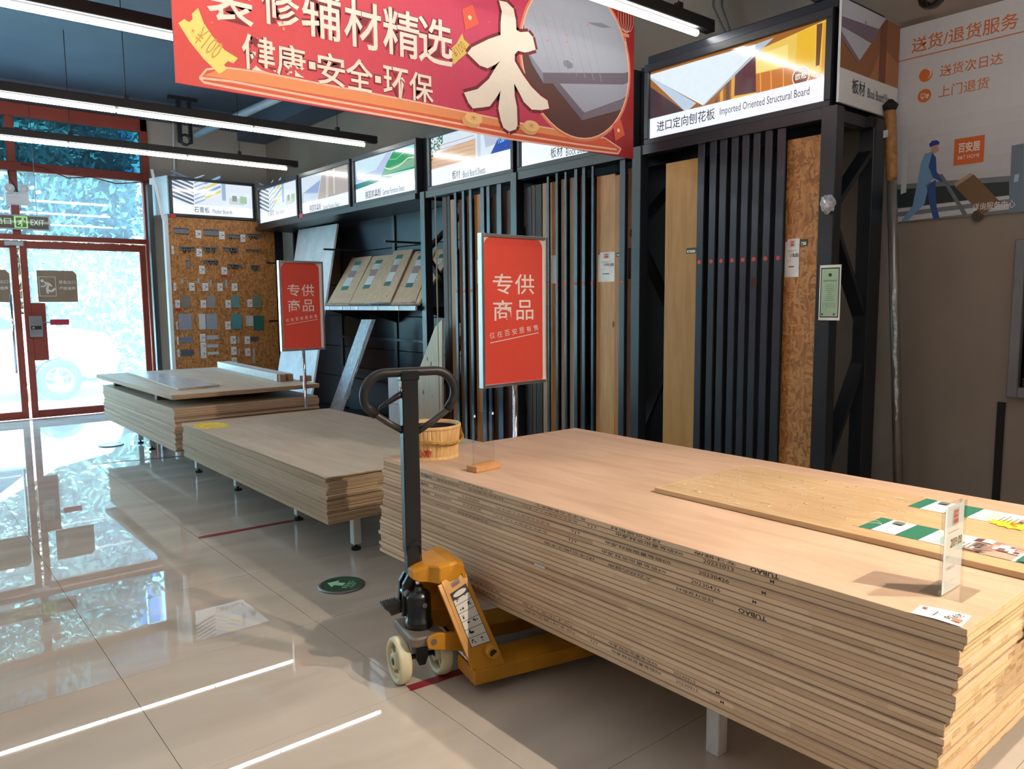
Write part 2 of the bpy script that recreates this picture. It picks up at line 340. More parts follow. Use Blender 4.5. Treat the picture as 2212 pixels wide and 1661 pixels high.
# ------------------------------------------------------------------ flat print (lettering and pictures on real surfaces)
_fo = None
_tc = {}
def text_mesh(body, bold=0.):
    global _fo
    key = (body, bold)
    if key in _tc: return _tc[key]
    if _fo is None:
        cu = bpy.data.curves.new('lettering', 'FONT'); _fo = bpy.data.objects.new('lettering', cu); COL.objects.link(_fo)
    cu = _fo.data; cu.body = body; cu.resolution_u = 2; cu.offset = bold; cu.size = 1
    dg = bpy.context.evaluated_depsgraph_get(); dg.update()
    me = bpy.data.meshes.new_from_object(_fo.evaluated_get(dg))
    vs = [(v.co.x, v.co.y) for v in me.vertices]; fs = [tuple(p.vertices) for p in me.polygons]
    bpy.data.meshes.remove(me)
    _tc[key] = (vs, fs)
    return _tc[key]
class Print:
    """layers of flat ink on a plane; local coordinates (s, t) read left to right and upwards as one faces it"""
    STEP = .0004
    def __init__(s, plane, at, step=None):
        s.pl, s.at = plane, at; s.k = 1; s.v = []; s.f = []; s.c = []; s.step = step or Print.STEP
    def p3(s, q, k=None):
        o = s.step*(s.k if k is None else k)
        if s.pl == 'x': return (s.at-o, -q[0], q[1])
        if s.pl == 'y': return (q[0], s.at-o, q[1])
        if s.pl == 'yb': return (-q[0], s.at+o, q[1])
        if s.pl == 'z': return (q[0], q[1], s.at+o)
        O, ax, ay, n = s.pl
        return tuple(O+ax*q[0]+ay*q[1]+n*(s.at+o))
    def poly(s, pts, c, lift=1):
        b = len(s.v); s.v += [s.p3(p) for p in pts]; s.f.append(tuple(range(b, b+len(pts)))); s.c.append(lin(c)); s.k += lift
        return s
    def rect(s, x0, y0, x1, y1, c): return s.poly([(x0, y0), (x1, y0), (x1, y1), (x0, y1)], c)
    def disc(s, x, y, rx, ry, c, n=28, a0=0, a1=2*PI):
        return s.poly([(x+rx*math.cos(a0+(a1-a0)*i/n), y+ry*math.sin(a0+(a1-a0)*i/n)) for i in range(n)], c)
    def line(s, p, q, w, c):
        d = Vector((q[0]-p[0], q[1]-p[1])); d.normalize(); n = Vector((-d.y, d.x))*w/2
        return s.poly([(p[0]-n.x, p[1]-n.y), (q[0]-n.x, q[1]-n.y), (q[0]+n.x, q[1]+n.y), (p[0]+n.x, p[1]+n.y)], c)
    def path(s, pts, w, c, closed=False):
        pp = list(pts)+([pts[0]] if closed else [])
        for a, b in zip(pp, pp[1:]): s.line(a, b, w, c); s.k -= 1
        s.k += 1
        return s
    def text(s, body, A, B, h, c, bold=0., flipy=False):
        """lettering whose baseline runs from A to B, capital height h"""
        vs, fs = text_mesh(body, bold)
        if not vs: return s
        x0 = min(v[0] for v in vs); x1 = max(v[0] for v in vs); y0 = min(v[1] for v in vs); y1 = max(v[1] for v in vs)
        d = Vector((B[0]-A[0], B[1]-A[1])); wd = d.length; d.normalize(); n = Vector((-d.y, d.x))
        sx = wd/max(1e-6, x1-x0); sy = h/max(1e-6, y1-y0); b = len(s.v)
        for v in vs:
            q = Vector((A[0], A[1]))+d*((v[0]-x0)*sx)+n*((v[1]-y0)*sy); s.v.append(s.p3(q))
        for f in fs: s.f.append(tuple(i+b for i in f)); s.c.append(lin(c))
        s.k += 1
        return s
    def build(s, name, parent, m):
        me = bpy.data.meshes.new(name); o0 = wloc(parent) if parent is not None and not isinstance(s.pl, tuple) else Vector((0, 0, 0))
        me.from_pydata([(p[0]-o0.x, p[1]-o0.y, p[2]-o0.z) for p in s.v], [], s.f)
        at = me.color_attributes.new('ink', 'FLOAT_COLOR', 'CORNER')
        buf = []
        for poly, c in zip(me.polygons, s.c): buf += [*c, 1.]*poly.loop_total
        at.data.foreach_set('color', buf)
        me.materials.append(m); me.update()
        o = bpy.data.objects.new(name, me); COL.objects.link(o); o.parent = parent
        return o

# ------------------------------------------------------------------ shared materials
BLACK = mat('black painted steel', (30, 34, 40), .35, .0, .05, spec=.6)
FRAME = mat('slate grey steel', (48, 54, 64), .3, .3, .04, 9, spec=.6)
DARKBAR = mat('dark blue grey bar', (36, 40, 46), .34, .15, .05, spec=.6)
CHROME = mat('polished chrome', (215, 215, 218), .12, 1., .02)
ALU = mat('brushed aluminium', (150, 155, 160), .35, .9, .04)
WHITE = mat('white laminate', (222, 226, 230), .4, 0, .02)
PAPER = print_mat('printed paper', .6)
PAPERG = print_mat('glossy print', .25, coat=.3)
BACKLIT = print_mat('backlit film', .12, LIGHTBOX_POWER, .4)
RUBBER = mat('black rubber', (22, 22, 24), .7)
ACRYL = glass('clear acrylic', (.93, .95, .95), .9)

# ================================================================== THE SETTING
def floor_material():
    m, nt, b = new_mat('polished cream tile'); L = nt.links
    tc = N(nt, 'ShaderNodeTexCoord'); oi = N(nt, 'ShaderNodeObjectInfo')
    ad = N(nt, 'ShaderNodeVectorMath', operation='ADD'); L.new(tc.outputs['Object'], ad.inputs[0]); L.new(oi.outputs['Location'], ad.inputs[1])
    mp = N(nt, 'ShaderNodeMapping'); mp.inputs['Scale'].default_value = (.8, 2.2, 1); mp.inputs['Rotation'].default_value = (0, 0, .5); L.new(ad.outputs[0], mp.inputs[0])
    ns = N(nt, 'ShaderNodeTexNoise'); ns.inputs['Scale'].default_value = 1.3; ns.inputs['Detail'].default_value = 7; ns.inputs['Distortion'].default_value = 1.2; L.new(mp.outputs[0], ns.inputs['Vector'])
    cr = N(nt, 'ShaderNodeValToRGB'); e = cr.color_ramp.elements; e[0].position = .3; e[1].position = .72
    e[0].color = (*lin((180, 168, 154)), 1); e[1].color = (*lin((200, 188, 174)), 1); L.new(ns.outputs[0], cr.inputs[0])
    L.new(cr.outputs[0], b.inputs['Base Color']); b.inputs['Roughness'].default_value = .01; b.inputs['IOR'].default_value = 1.65
    return m
TILE = floor_material()
GROUT = mat('brown grout', (96, 80, 66), .8)
fl = struct(M().box(-6.2, 4.7, -5.2, 11.3, -.12, -.0025).build('floor', GROUT, origin=(0, 0, 0)), 'polished cream stone tile floor of the shop')
t0 = None
for i in range(-6, 5):
    for j in range(-6, 11):
        x, y = .622+.8*i, 3.1176+.8*j
        if y > 11.0: continue
        if t0 is None:
            t0 = M().box(.0011, .7989, .0011, .7989, -.006, 0).build('tile', TILE, fl, local=True); t0.location = (x, y, 0)
        else: copy_obj(t0, fl, (x, y, 0))
WALLP = mat('warm grey wall paint', (150, 135, 122), .75, 0, .03, 3, bump=.05)
WALLF = mat('pale grey wall paint', (178, 172, 164), .75, 0, .03, 3, bump=.05)
DARKP = mat('dark blue sprayed paint', (80, 93, 110), .65, 0, .05, 2, bump=.06)
struct(M().box(4.62, 4.75, -5.2, 11.4, 0, 3.76).build('wall_right', WALLP), 'warm grey painted wall behind the board racks')
struct(M().box(4.2, 4.75, -5.2, 11.4, 3.76, 4.1).build('trim_1', DARKP), 'dark painted beam along the top of the right wall')
struct(M().box(2.985, 4.62, 11.26, 11.4, 0, 3.88).build('wall_far', WALLF), 'pale grey wall beside the glazed entrance')
struct(M().box(-6.2, 4.75, 11.05, 11.4, 3.88, 4.1).build('trim_2', DARKP), 'dark painted beam above the glazed entrance')
struct(M().box(-6.2, 4.75, -5.2, 11.4, 4.1, 4.25).build('ceiling', DARKP), 'dark blue sprayed concrete ceiling')
struct(M().box(-6.3, -6.2, -5.2, 11.4, 0, 4.1).build('wall_left', WALLF))
struct(M().box(-6.2, 4.75, -5.3, -5.2, 0, 4.1).build('wall_back', WALLF))
struct(M().box(-6.2, -3.36, 11.26, 11.4, 0, 3.88).build('wall_entrance', WALLF))
# column face that carries the poster, a step proud of the wall, with the window beside it
col_y = 1.40

# ---- glazed entrance ------------------------------------------------
RED = mat('red brown door paint', (146, 58, 44), .45, 0, .05, 5)
G_TOP = glass('blue tint with tree shade', (.085, .22, .27), .9, veil=.01)  # tint deepened to stand for the shaded trees behind these panes
G_MID = glass('clear door glass', (.46, .70, .78), .9, veil=.05)
G_LOW = glass('low door glass', (.64, .88, .95), .9, veil=.10)
Y = 11.24
def glazing(xa, xb, n0):
    xm = (xa+xb)/2
    fr = M()
    fr.box(xa, xa+.09, Y-.05, Y+.06, 0, 3.87).box(xb-.09, xb, Y-.05, Y+.06, 0, 3.87)
    fr.box(xa, xb, Y-.05, Y+.06, 3.71, 3.87).box(xa+.09, xb-.09, Y-.05, Y+.06, 3.06, 3.17).box(xa+.09, xb-.09, Y-.05, Y+.06, 2.235, 2.30)
    fr.box(xm-.045, xm+.045, Y-.05, Y+.06, 2.30, 3.06).box(xm-.045, xm+.045, Y-.05, Y+.06, 3.17, 3.71)
    f = struct(fr.build('window_%d' % n0, RED, bev=.006), 'red-brown framed transom windows above the entrance doors')
    for a, b, z0, z1, g in ((xa+.09, xm-.045, 3.17, 3.71, G_TOP), (xm+.045, xb-.09, 3.17, 3.71, G_TOP), (xa+.09, xm-.045, 2.30, 3.06, G_MID), (xm+.045, xb-.09, 2.30, 3.06, G_MID)):
        M().box(a, b, Y, Y+.006, z0, z1).build('pane', g, f)
    return xm
xm = glazing(-.15, 2.97, 1)
glazing(-3.36, -.24, 2)
def door_leaf(n, a, b, hinge_left):
    st = M(); st.box(a, a+.075, Y-.03, Y+.02, .015, 2.22).box(b-.075, b, Y-.03, Y+.02, .015, 2.22)
    st.box(a+.075, b-.075, Y-.03, Y+.02, 2.13, 2.22).box(a+.075, b-.075, Y-.03, Y+.02, .015, .11)
    d = struct(st.build('door_%d' % n, RED, bev=.004), 'red-brown framed glass entrance door leaf')
    M().box(a+.075, b-.075, Y-.008, Y-.002, .11, 2.13).build('pane', G_LOW, d)
    return d
door_r = door_leaf(1, 1.425, 2.87, False)
door_l = door_leaf(2, -.05, 1.395, True)
door_leaf(3, -3.26, -1.81, False); door_leaf(4, -1.79, -.34, True)
M().box(1.50, 1.655, Y-.035, Y+.02, .74, 1.46).build('lock_plate', RED, door_r, bev=.004)
M().cyl((1.285, Y-.09, .60), (1.285, Y-.09, 1.56), .014, n=12).cyl((1.285, Y-.09, .72), (1.285, Y-.02, .72), .009, n=8).cyl((1.285, Y-.09, 1.44), (1.285, Y-.02, 1.44), .009, n=8).build('pull_handle', CHROME, door_l)
cl = M().box(1.26, 1.47, Y-.075, Y-.035, 2.155, 2.215).build('door_closer', ALU, door_r, bev=.008)
# lock with hanging red notice
lk = thing('door_lock', 'grey box lock with a red notice strip on the right glass door', 'lock', (1.53, Y-.06, 1.03))
M().box(1.462, 1.60, Y-.085, Y-.036, 1.035, 1.30).build('lock_case', ALU, lk, bev=.012, seg=2)
M().box(1.475, 1.588, Y-.089, Y-.085, 1.13, 1.175).build('keyhole_strip', BLACK, lk)
M().cyl((1.50, Y-.09, 1.152), (1.50, Y-.097, 1.152), .014, n=14).build('key_cylinder', CHROME, lk)
M().cyl((1.60, Y-.06, 1.215), (1.70, Y-.06, 1.215), .007, n=8).build('bolt_rod', ALU, lk)
M().box(1.69, 1.90, Y-.066, Y-.054, 1.18, 1.25).build('notice_strip', mat('crimson strip', (190, 40, 70), .5), lk, bev=.003)
# brown emergency exit stickers on the glass
def exit_sticker(x0, label):
    s = M().prism([(x0, 1.47), (x0+.44, 1.47), (x0+.44, 1.82), (x0+.40, 1.865), (x0, 1.865)], Y-.0125, Y-.0095, 'y').build('exit_notice', mat('brown sticker', (150, 128, 108), .6))
    tag(s, label, 'sticker', 'emergency exit notices')
    p = Print('y', Y-.0126); c = (232, 228, 224)
    p.path([(x0+.02, 1.545), (x0+.20, 1.545), (x0+.20, 1.785), (x0+.02, 1.785)], .006, c, True)
    p.disc(x0+.055, 1.735, .019, .019, c)
    p.path([(x0+.075, 1.715), (x0+.13, 1.70), (x0+.155, 1.665)], .02, c).path([(x0+.10, 1.70), (x0+.075, 1.665), (x0+.035, 1.665)], .015, c)
    p.path([(x0+.125, 1.70), (x0+.10, 1.63), (x0+.15, 1.60), (x0+.19, 1.64)], .026, c).path([(x0+.10, 1.63), (x0+.11, 1.575)], .024, c)
    p.text('紧急出口', (x0+.235, 1.70), (x0+.42, 1.70), .042, c, .008).text('严禁堵塞', (x0+.235, 1.62), (x0+.42, 1.62), .042, c, .008)
    p.build('printed_graphic', s, PAPER)
exit_sticker(1.587, 'brown emergency exit sticker on the right glass door')
exit_sticker(.86, 'brown emergency exit sticker on the left glass door, cut by the picture edge')
# hanging exit sign and twin emergency lamp
ex = thing('exit_sign', 'green and black illuminated exit sign over the glass doors', 'sign', (1.3, 11.1, 2.35))
M().box(.80, 1.755, 11.09, 11.125, 2.345, 2.525).build('housing', ALU, ex, bev=.006)
p = Print('y', 11.089); p.rect(.82, 2.36, 1.735, 2.51, (14, 26, 22))
gc = (150, 235, 120)
p.rect(1.375, 2.365, 1.515, 2.505, gc).rect(1.392, 2.378, 1.50, 2.49, (22, 60, 40))
p.disc(1.465, 2.475, .012, .012, gc).path([(1.455, 2.46), (1.435, 2.43), (1.455, 2.41), (1.445, 2.385)], .016, gc).path([(1.435, 2.43), (1.415, 2.40)], .014, gc).path([(1.46, 2.455), (1.49, 2.45)], .01, gc).path([(1.44, 2.455), (1.41, 2.445)], .01, gc)
p.text('EXIT', (1.545, 2.405), (1.69, 2.405), .068, (170, 205, 190), .004).text('安全出口', (.98, 2.40), (1.345, 2.40), .085, (150, 215, 150), .006)
p.build('lit_face', ex, print_mat('lit sign film', .25, .9, .3))
M().cyl((1.0, 11.105, 2.525), (1.0, 11.105, 4.1), .004, n=6).cyl((1.62, 11.105, 2.525), (1.62, 11.105, 4.1), .004, n=6).build('hanging_rod', ALU, ex)
el = thing('emergency_lamp', 'white twin-head emergency lamp above the exit sign', 'lamp', (1.43, 11.17, 2.62))
M().box(1.31, 1.555, 11.15, 11.19, 2.645, 2.80).build('housing', WHITE, el, bev=.008)
p = Print('y', 11.149); p.text('消防应急灯', (1.33, 2.77), (1.40, 2.77), .014, (70, 70, 70)).text('BYY', (1.425, 2.77), (1.455, 2.77), .012, (40, 40, 40)).rect(1.33, 2.735, 1.48, 2.738, (170, 170, 170)); p.build('printed_graphic', el, PAPER)
for hx in (1.355, 1.505):
    h = M().lathe([(.018, -.03), (.05, -.01), (.055, .02), (.05, .035), (.03, .02), (.0, .018)], (hx, 11.13, 2.835), 18, 'y')
    h.v = [(q[0], 2*11.13-q[1], q[2]) for q in h.v]
    ho = h.build('lamp_head', WHITE, el)
    M().lathe([(.0, 0), (.028, .0)], (hx, 11.093, 2.835), 14, 'y').build('lens', ALU, ho)
tag(M().tube([(1.36, 11.17, 3.05), (1.37, 11.165, 2.95), (1.42, 11.16, 2.87), (1.44, 11.16, 2.80)], .006, 6).build('power_cord', RUBBER), 'thin black cord feeding the emergency lamp', 'cord')
tag(M().tube([(1.50, 11.17, 3.14), (1.72, 11.17, 3.12), (2.0, 11.17, 3.02), (2.25, 11.17, 3.06), (2.55, 11.17, 3.0), (2.95, 11.15, 3.06), (3.02, 11.1, 3.12)], .007, 6).build('dangling_wire', mat('maroon wire', (110, 40, 38), .6)), 'dark red wire sagging along the transom rail', 'wire')

# ---- right wall window frame, black trunking -------------------------
wf = struct(M().box(4.56, 4.62, .52, .57, .90, 1.72).box(4.56, 4.62, 1.385, 1.435, .90, 1.72).box(4.56, 4.62, .57, 1.385, .90, .955).box(4.56, 4.62, .57, 1.385, 1.66, 1.72).build('window_3', mat('grey window frame', (128, 128, 132), .4, .3), bev=.004), 'grey framed interior window at the right picture edge')
M().box(4.60, 4.606, .57, 1.385, .955, 1.66).build('pane', glass('dark room glass', (.10, .11, .12), .9), wf)
struct(M().box(4.605, 4.62, 1.452, 1.487, .0, .865).build('trim_3', mat('black trunking', (14, 14, 16), .6)), 'black vertical trunking strip under the interior window')

# ================================================================== CEILING: tubes, pipes, banner
TUBE = emitter('led tube glow', (1, .975, .93), LED_POWER)
HOUS = mat('black fixture housing', (40, 38, 36), .5)
def led_line(y, x0, x1, where, wires):
    t = thing('led_strip_light', 'long black linear tube light hanging '+where, 'ceiling light', ((x0+x1)/2, y, 3.0), group='linear tube lights over the shop floor')
    M().box(x0, x1+.13, y-.032, y+.032, 3.03, 3.10).build('housing', HOUS, t, bev=.004)
    n = max(1, round((x1-x0)/1.19)); step = (x1-x0)/n
    m0 = None
    for k in range(n):
        a = x0+k*step
        M().cyl((a+.008, y, 3.003), (a+step-.008, y, 3.003), .0185, n=12).build('tube', TUBE, t)
    for k in range(1, n):
        a = x0+k*step
        M().box(a-.012, a+.012, y-.014, y+.014, 2.995, 3.03).build('tube_clip', WHITE, t)
    for wx in wires:
        M().box(wx-.018, wx+.018, y-.02, y+.02, 3.10, 3.135).build('hanger_clip', HOUS, t)
        M().cyl((wx, y, 3.13), (wx, y, 4.1), .0035, n=6).build('hanger_wire', HOUS, t)
    return t
led_line(-1.0, -5.2, 3.9, 'behind the photographer', (-4, -1, 1, 3.5))
led_line(.98, -5.2, 3.9, 'over the photographer', (-4, -1, 1, 3.5))
led_line(2.96, -5.2, 3.9, 'in front of the red banner', (-4, -1, 1, 3.72))
led_line(4.94, -5.2, 3.9, 'just behind the red banner', (-4, -1, 1, 3.5))
led_line(7.04, -5.2, 3.92, 'in mid ceiling above the green sign', (-4, -1, 1.72, 3.62))
led_line(8.80, -5.2, 3.86, 'nearest to the glass doors', (-4, -1, 1.62, 3.3))
GREYP = mat('pale conduit', (150, 158, 168), .5, 0, .04)
def zpipe(name, pts, r, label, cat, m=GREYP):
    return tag(M().tube(pts, r, 10).build(name, m), label, cat)
A, B = [(3.397, 10.517), (3.505, 8.158)]
d = (B[0]-A[0], B[1]-A[1])
zpipe('drain_pipe', [(A[0]+d[0]*t, A[1]+d[1]*t, 3.62) for t in (0, .5, 1, 1.6)], .045, 'pale grey pipe slung under the dark ceiling', 'pipe')
x, y = A
ph = thing('pipe_hanger', 'dark steel hanger bracket at the end of the ceiling pipe', 'bracket', (x-.06, y+.02, 3.5))
M().box(x-.20, x-.15, y-.02+.12, y+.03+.12, 3.52, 4.05).box(x-.06, x-.02, y-.02+.12, y+.03+.12, 3.52, 4.05).build('upright', BLACK, ph)
M().box(x-.30, x+.06, y+.09, y+.16, 4.05, 4.1).build('ceiling_plate', BLACK, ph)
M().lathe([(.05, -.03), (.075, -.03), (.075, .03), (.05, .03)], (x-.11, y+.12, 3.56), 18, 'y', closed=True).build('pipe_ring', BLACK, ph)
zpipe('wall_conduit', [(3.32, 11.22, 3.88), (3.31, 11.23, 3.6), (3.30, 11.23, 3.0)], .015, 'white conduit down the wall beside the entrance window', 'pipe', WHITE)
a, b, c_, d_ = [(-3.324, 3.57), (-3.328, 3.406), (-3.25, 3.25), (-3.208, 3.179)]
zpipe('cable_conduit', [(4.55, -q[0], q[1]) for q in (a, b, c_, d_)], .011, 'left of two grey conduits dropping behind the wide sign', 'pipe', mat('grey conduit', (120, 116, 112), .5))
a, b, c_, d_ = [(-3.257, 3.549), (-3.26, 3.387), (-3.214, 3.27), (-3.175, 3.176)]
zpipe('cable_conduit', [(4.55, -q[0], q[1]) for q in (a, b, c_, d_)], .011, 'right of two grey conduits dropping behind the wide sign', 'pipe', mat('grey conduit', (120, 116, 112), .5))
dc = thing('dome_camera', 'small black and white dome camera high on the right wall', 'camera', (4.54, 1.76, 3.0))
q = [(-1.861, 3.012)][0]
M().lathe([(.0, .05), (.075, .05), (.075, .012), (.068, 0)], (4.45, -q[0], q[1]), 24).build('base', WHITE, dc)
M().lathe([(.066, 0), (.058, -.03), (.036, -.052), (.0, -.06)], (4.45, -q[0], q[1]), 24).build('dome', mat('smoked dome', (18, 18, 20), .08, spec=.8), dc)
M().beam((4.45, -q[0], q[1]+.07), (4.62, -q[0], q[1]+.07), .05, .05).build('wall_arm', WHITE, dc)
sp = thing('track_spotlight', 'black spotlight heads above the wide structural board sign', 'lamp', (4.35, 2.35, 3.0))
a, b = [(-2.759, 3.248), (-2.428, 3.14)]
M().cyl((4.3, -a[0], a[1]+.02), (4.3, -a[0]-.16, a[1]+.03), .028, .05, n=16).build('spot_head', BLACK, sp)
M().cyl((4.3, -b[0]+.02, b[1]+.02), (4.3, -b[0]-.05, b[1]-.03), .03, .038, n=16).build('spot_head', BLACK, sp)
M().box(4.27, 4.33, -b[0]-.1, -a[0]+.1, a[1]+.08, a[1]+.12).build('track', BLACK, sp)
M().box(4.28, 4.60, -a[0]-.02, -a[0]+.02, a[1]+.085, a[1]+.115).build('wall_arm', BLACK, sp)

# ---- the red banner ---------------------------------------------------
BY = 3.4
bn = thing('hanging_banner', 'large red printed banner board hanging from the ceiling', 'banner', (2.43, BY, 2.33))
bx0, bx1, bz0, bz1 = 1.026, 3.834, 2.331, 3.48
M().box(bx0, bx1, BY, BY+.012, bz0, bz1).build('foam_board', mat('banner red edge', (205, 60, 62), .6), bn)
for wx in (1.3, 3.5): M().cyl((wx, BY+.006, bz1), (wx, BY+.006, 4.1), .003, n=6).build('hanging_wire', HOUS, bn)
p = Print('y', BY-.0005, .00006)
nb = 28
for k in range(nb):      # printed background shading from orange red to carmine to deep red
    t = k/(nb-1); a = bx0+(bx1-bx0)*k/nb; b2 = bx0+(bx1-bx0)*(k+1)/nb
    if t < .55: u = t/.55; c = [226+(205-226)*u, 78+(60-78)*u, 70+(92-70)*u]
    elif t < .8: u = (t-.55)/.25; c = [205+(200-205)*u, 60+(55-60)*u, 92+(82-92)*u]
    else: u = (t-.8)/.2; c = [200+(158-200)*u, 55+(28-55)*u, 82+(26-82)*u]
    p.rect(a, bz0, b2, bz1, c); p.k -= 1
p.k += 1
cream = (247, 226, 208)
# golden platform along the bottom
plat = [(1.122, 2.367), (1.15, 2.406), (1.219, 2.427), (1.38, 2.437), (1.688, 2.435), (2.196, 2.434), (2.803, 2.423), (3.344, 2.427), (3.545, 2.428), (3.718, 2.378), (3.705, 2.351), (3.345, 2.338), (2.483, 2.33), (1.685, 2.345), (1.254, 2.348), (1.157, 2.35)]
p.poly(plat, (226, 96, 58))
pt = [(1.139, 2.379), (1.219, 2.424), (1.38, 2.433), (1.688, 2.431), (2.196, 2.43), (2.803, 2.418), (3.344, 2.422), (3.423, 2.391), (2.484, 2.383), (1.687, 2.385), (1.256, 2.382)]
p.poly(pt, (240, 148, 92))
p.path([(1.122, 2.367), (1.256, 2.375), (1.686, 2.368), (2.194, 2.366), (2.802, 2.357), (3.344, 2.362), (3.679, 2.371)], .010, (250, 196, 170))
p.path([(1.122, 2.367), (1.138, 2.351), (1.254, 2.348), (1.685, 2.343), (2.193, 2.338), (2.802, 2.327), (3.345, 2.335), (3.692, 2.347), (3.718, 2.381)], .010, (250, 196, 170))
p.path([(1.122, 2.367), (1.152, 2.406), (1.219, 2.427), (1.38, 2.437), (1.688, 2.435), (2.196, 2.434), (2.803, 2.423), (3.344, 2.427), (3.569, 2.428), (3.718, 2.381)], .008, (250, 196, 170))
# coupon ticket
p.poly([(1.047, 2.57), (1.072, 2.592), (1.09, 2.583), (1.105, 2.598), (1.103, 2.619), (1.13, 2.649), (1.15, 2.592), (1.186, 2.544), (1.232, 2.5), (1.288, 2.477), (1.267, 2.452), (1.244, 2.457), (1.227, 2.439), (1.238, 2.423), (1.205, 2.397), (1.143, 2.446), (1.089, 2.506)], (247, 222, 120))
p.text('¥100', *[(1.099, 2.511), (1.185, 2.45)], .085, (220, 160, 70))
p.poly([(2.396, 2.721), (2.447, 2.766), (2.487, 2.827), (2.498, 2.799), (2.537, 2.779), (2.515, 2.732), (2.46, 2.687), (2.43, 2.658)], (226, 190, 92))
p.text('¥100', *[(2.448, 2.691), (2.515, 2.756)], .05, (190, 120, 60))
# round board picture
cl_, cr_, cb_ = [(2.897, 2.668), (3.781, 2.876), (3.344, 2.403)]
ccx = (cl_[0]+cr_[0])/2; rad = (cr_[0]-cl_[0])/2; ccz = cb_[1]+rad
p.disc(ccx, ccz, rad+.022, rad+.022, (230, 130, 92), 48).disc(ccx, ccz, rad+.008, rad+.008, (250, 190, 160), 48).disc(ccx, ccz, rad, rad, (92, 52, 44), 48)
def clipc(pts, n=9):
    out = []
    for (a, b) in zip(pts, pts[1:]+pts[:1]):
        for k in range(n):
            t = k/n; q = (a[0]+(b[0]-a[0])*t, a[1]+(b[1]-a[1])*t); dx, dz = q[0]-ccx, q[1]-ccz; L_ = math.hypot(dx, dz)
            if L_ > rad: q = (ccx+dx/L_*rad, ccz+dz/L_*rad)
            out.append(q)
    return out
p.poly(clipc([(3.155, 2.686), (3.391, 2.555), (3.823, 2.724), (3.821, 2.82), (3.667, 2.814)]), (160, 160, 172))
p.poly(clipc([(3.133, 2.68), (3.372, 2.507), (3.391, 2.553), (3.185, 2.691)]), (112, 100, 112))
p.poly(clipc([(3.372, 2.507), (3.391, 2.555), (3.823, 2.721), (3.823, 2.655)]), (120, 108, 118))
p.poly(clipc([(2.929, 2.836), (3.054, 2.728), (3.821, 2.86), (3.813, 3.468), (2.879, 3.232)]), (168, 170, 180))
p.poly(clipc([(3.054, 2.728), (3.061, 2.67), (3.822, 2.789), (3.821, 2.86)]), (112, 100, 110))
p.poly(clipc([(2.929, 2.836), (3.054, 2.728), (3.061, 2.67), (2.977, 2.757)]), (132, 134, 150))
p.poly([(3.215, 2.822), (3.252, 2.834), (3.29, 2.82), (3.298, 2.8), (3.26, 2.785), (3.222, 2.797)], (128, 128, 140))
p.poly([(3.413, 3.082), (3.541, 3.104), (3.623, 3.095), (3.541, 3.077), (3.461, 3.076)], (130, 130, 144))
for k in range(7):
    a, b2 = [(2.979, 3.059), (3.119, 2.757)]
    p.line((a[0]+.075*k, a[1]), (b2[0]+.07*k, b2[1]), .004, (152, 154, 166)); p.k -= 1
p.k += 1
# brush character
br = [(2.736, 3.05), (2.792, 3.054), (2.84, 3.029), (2.856, 2.972), (2.859, 2.922), (2.888, 2.916), (2.946, 2.931), (2.98, 2.908), (3.001, 2.844), (2.945, 2.821), (2.92, 2.813), (2.87, 2.813), (2.846, 2.79), (2.845, 2.754), (2.902, 2.691), (2.969, 2.634), (3.038, 2.596), (3.09, 2.579), (3.103, 2.536), (3.046, 2.518), (2.968, 2.51), (2.909, 2.544), (2.868, 2.599), (2.84, 2.631), (2.843, 2.565), (2.859, 2.506), (2.862, 2.408), (2.85, 2.385), (2.8, 2.366), (2.76, 2.382), (2.74, 2.422), (2.725, 2.48), (2.734, 2.535), (2.742, 2.579), (2.714, 2.538), (2.666, 2.483), (2.619, 2.47), (2.55, 2.454), (2.521, 2.479), (2.492, 2.527), (2.582, 2.559), (2.66, 2.625), (2.708, 2.693), (2.74, 2.734), (2.708, 2.71), (2.653, 2.68), (2.6, 2.685), (2.54, 2.72), (2.518, 2.733), (2.548, 2.768), (2.663, 2.834), (2.746, 2.872), (2.747, 2.937), (2.756, 2.998)]
p.path(br, .034, (120, 26, 30), True); p.poly(br, (246, 228, 208))
# two lines of lettering, dark rim below cream
def ch(s, A, B, h):
    p.text(s, A, B, h, (132, 40, 44), .045); p.text(s, A, B, h, cream, .012)
ch('装', (1.166, 2.617), (1.364, 2.617), 0.213)
ch('修', (1.398, 2.649), (1.579, 2.649), 0.194)
ch('辅', (1.587, 2.638), (1.785, 2.638), 0.213)
ch('材', (1.8, 2.635), (1.999, 2.635), 0.22)
ch('精', (2.009, 2.638), (2.218, 2.638), 0.224)
ch('选', (2.212, 2.637), (2.423, 2.637), 0.229)
ch('健', (1.306, 2.438), (1.457, 2.438), 0.151)
ch('康', (1.461, 2.439), (1.601, 2.439), 0.14)
ch('安', (1.656, 2.433), (1.797, 2.433), 0.147)
ch('全', (1.802, 2.434), (1.946, 2.434), 0.149)
ch('环', (2.003, 2.433), (2.146, 2.433), 0.147)
ch('保', (2.152, 2.438), (2.297, 2.438), 0.142)
for (q, r) in (([(1.631, 2.508)][0], .016), ([(1.974, 2.505)][0], .016)):
    p.rect(q[0]-r-.006, q[1]-r-.006, q[0]+r+.006, q[1]+r+.006, (132, 40, 44)).rect(q[0]-r, q[1]-r, q[0]+r, q[1]+r, cream)
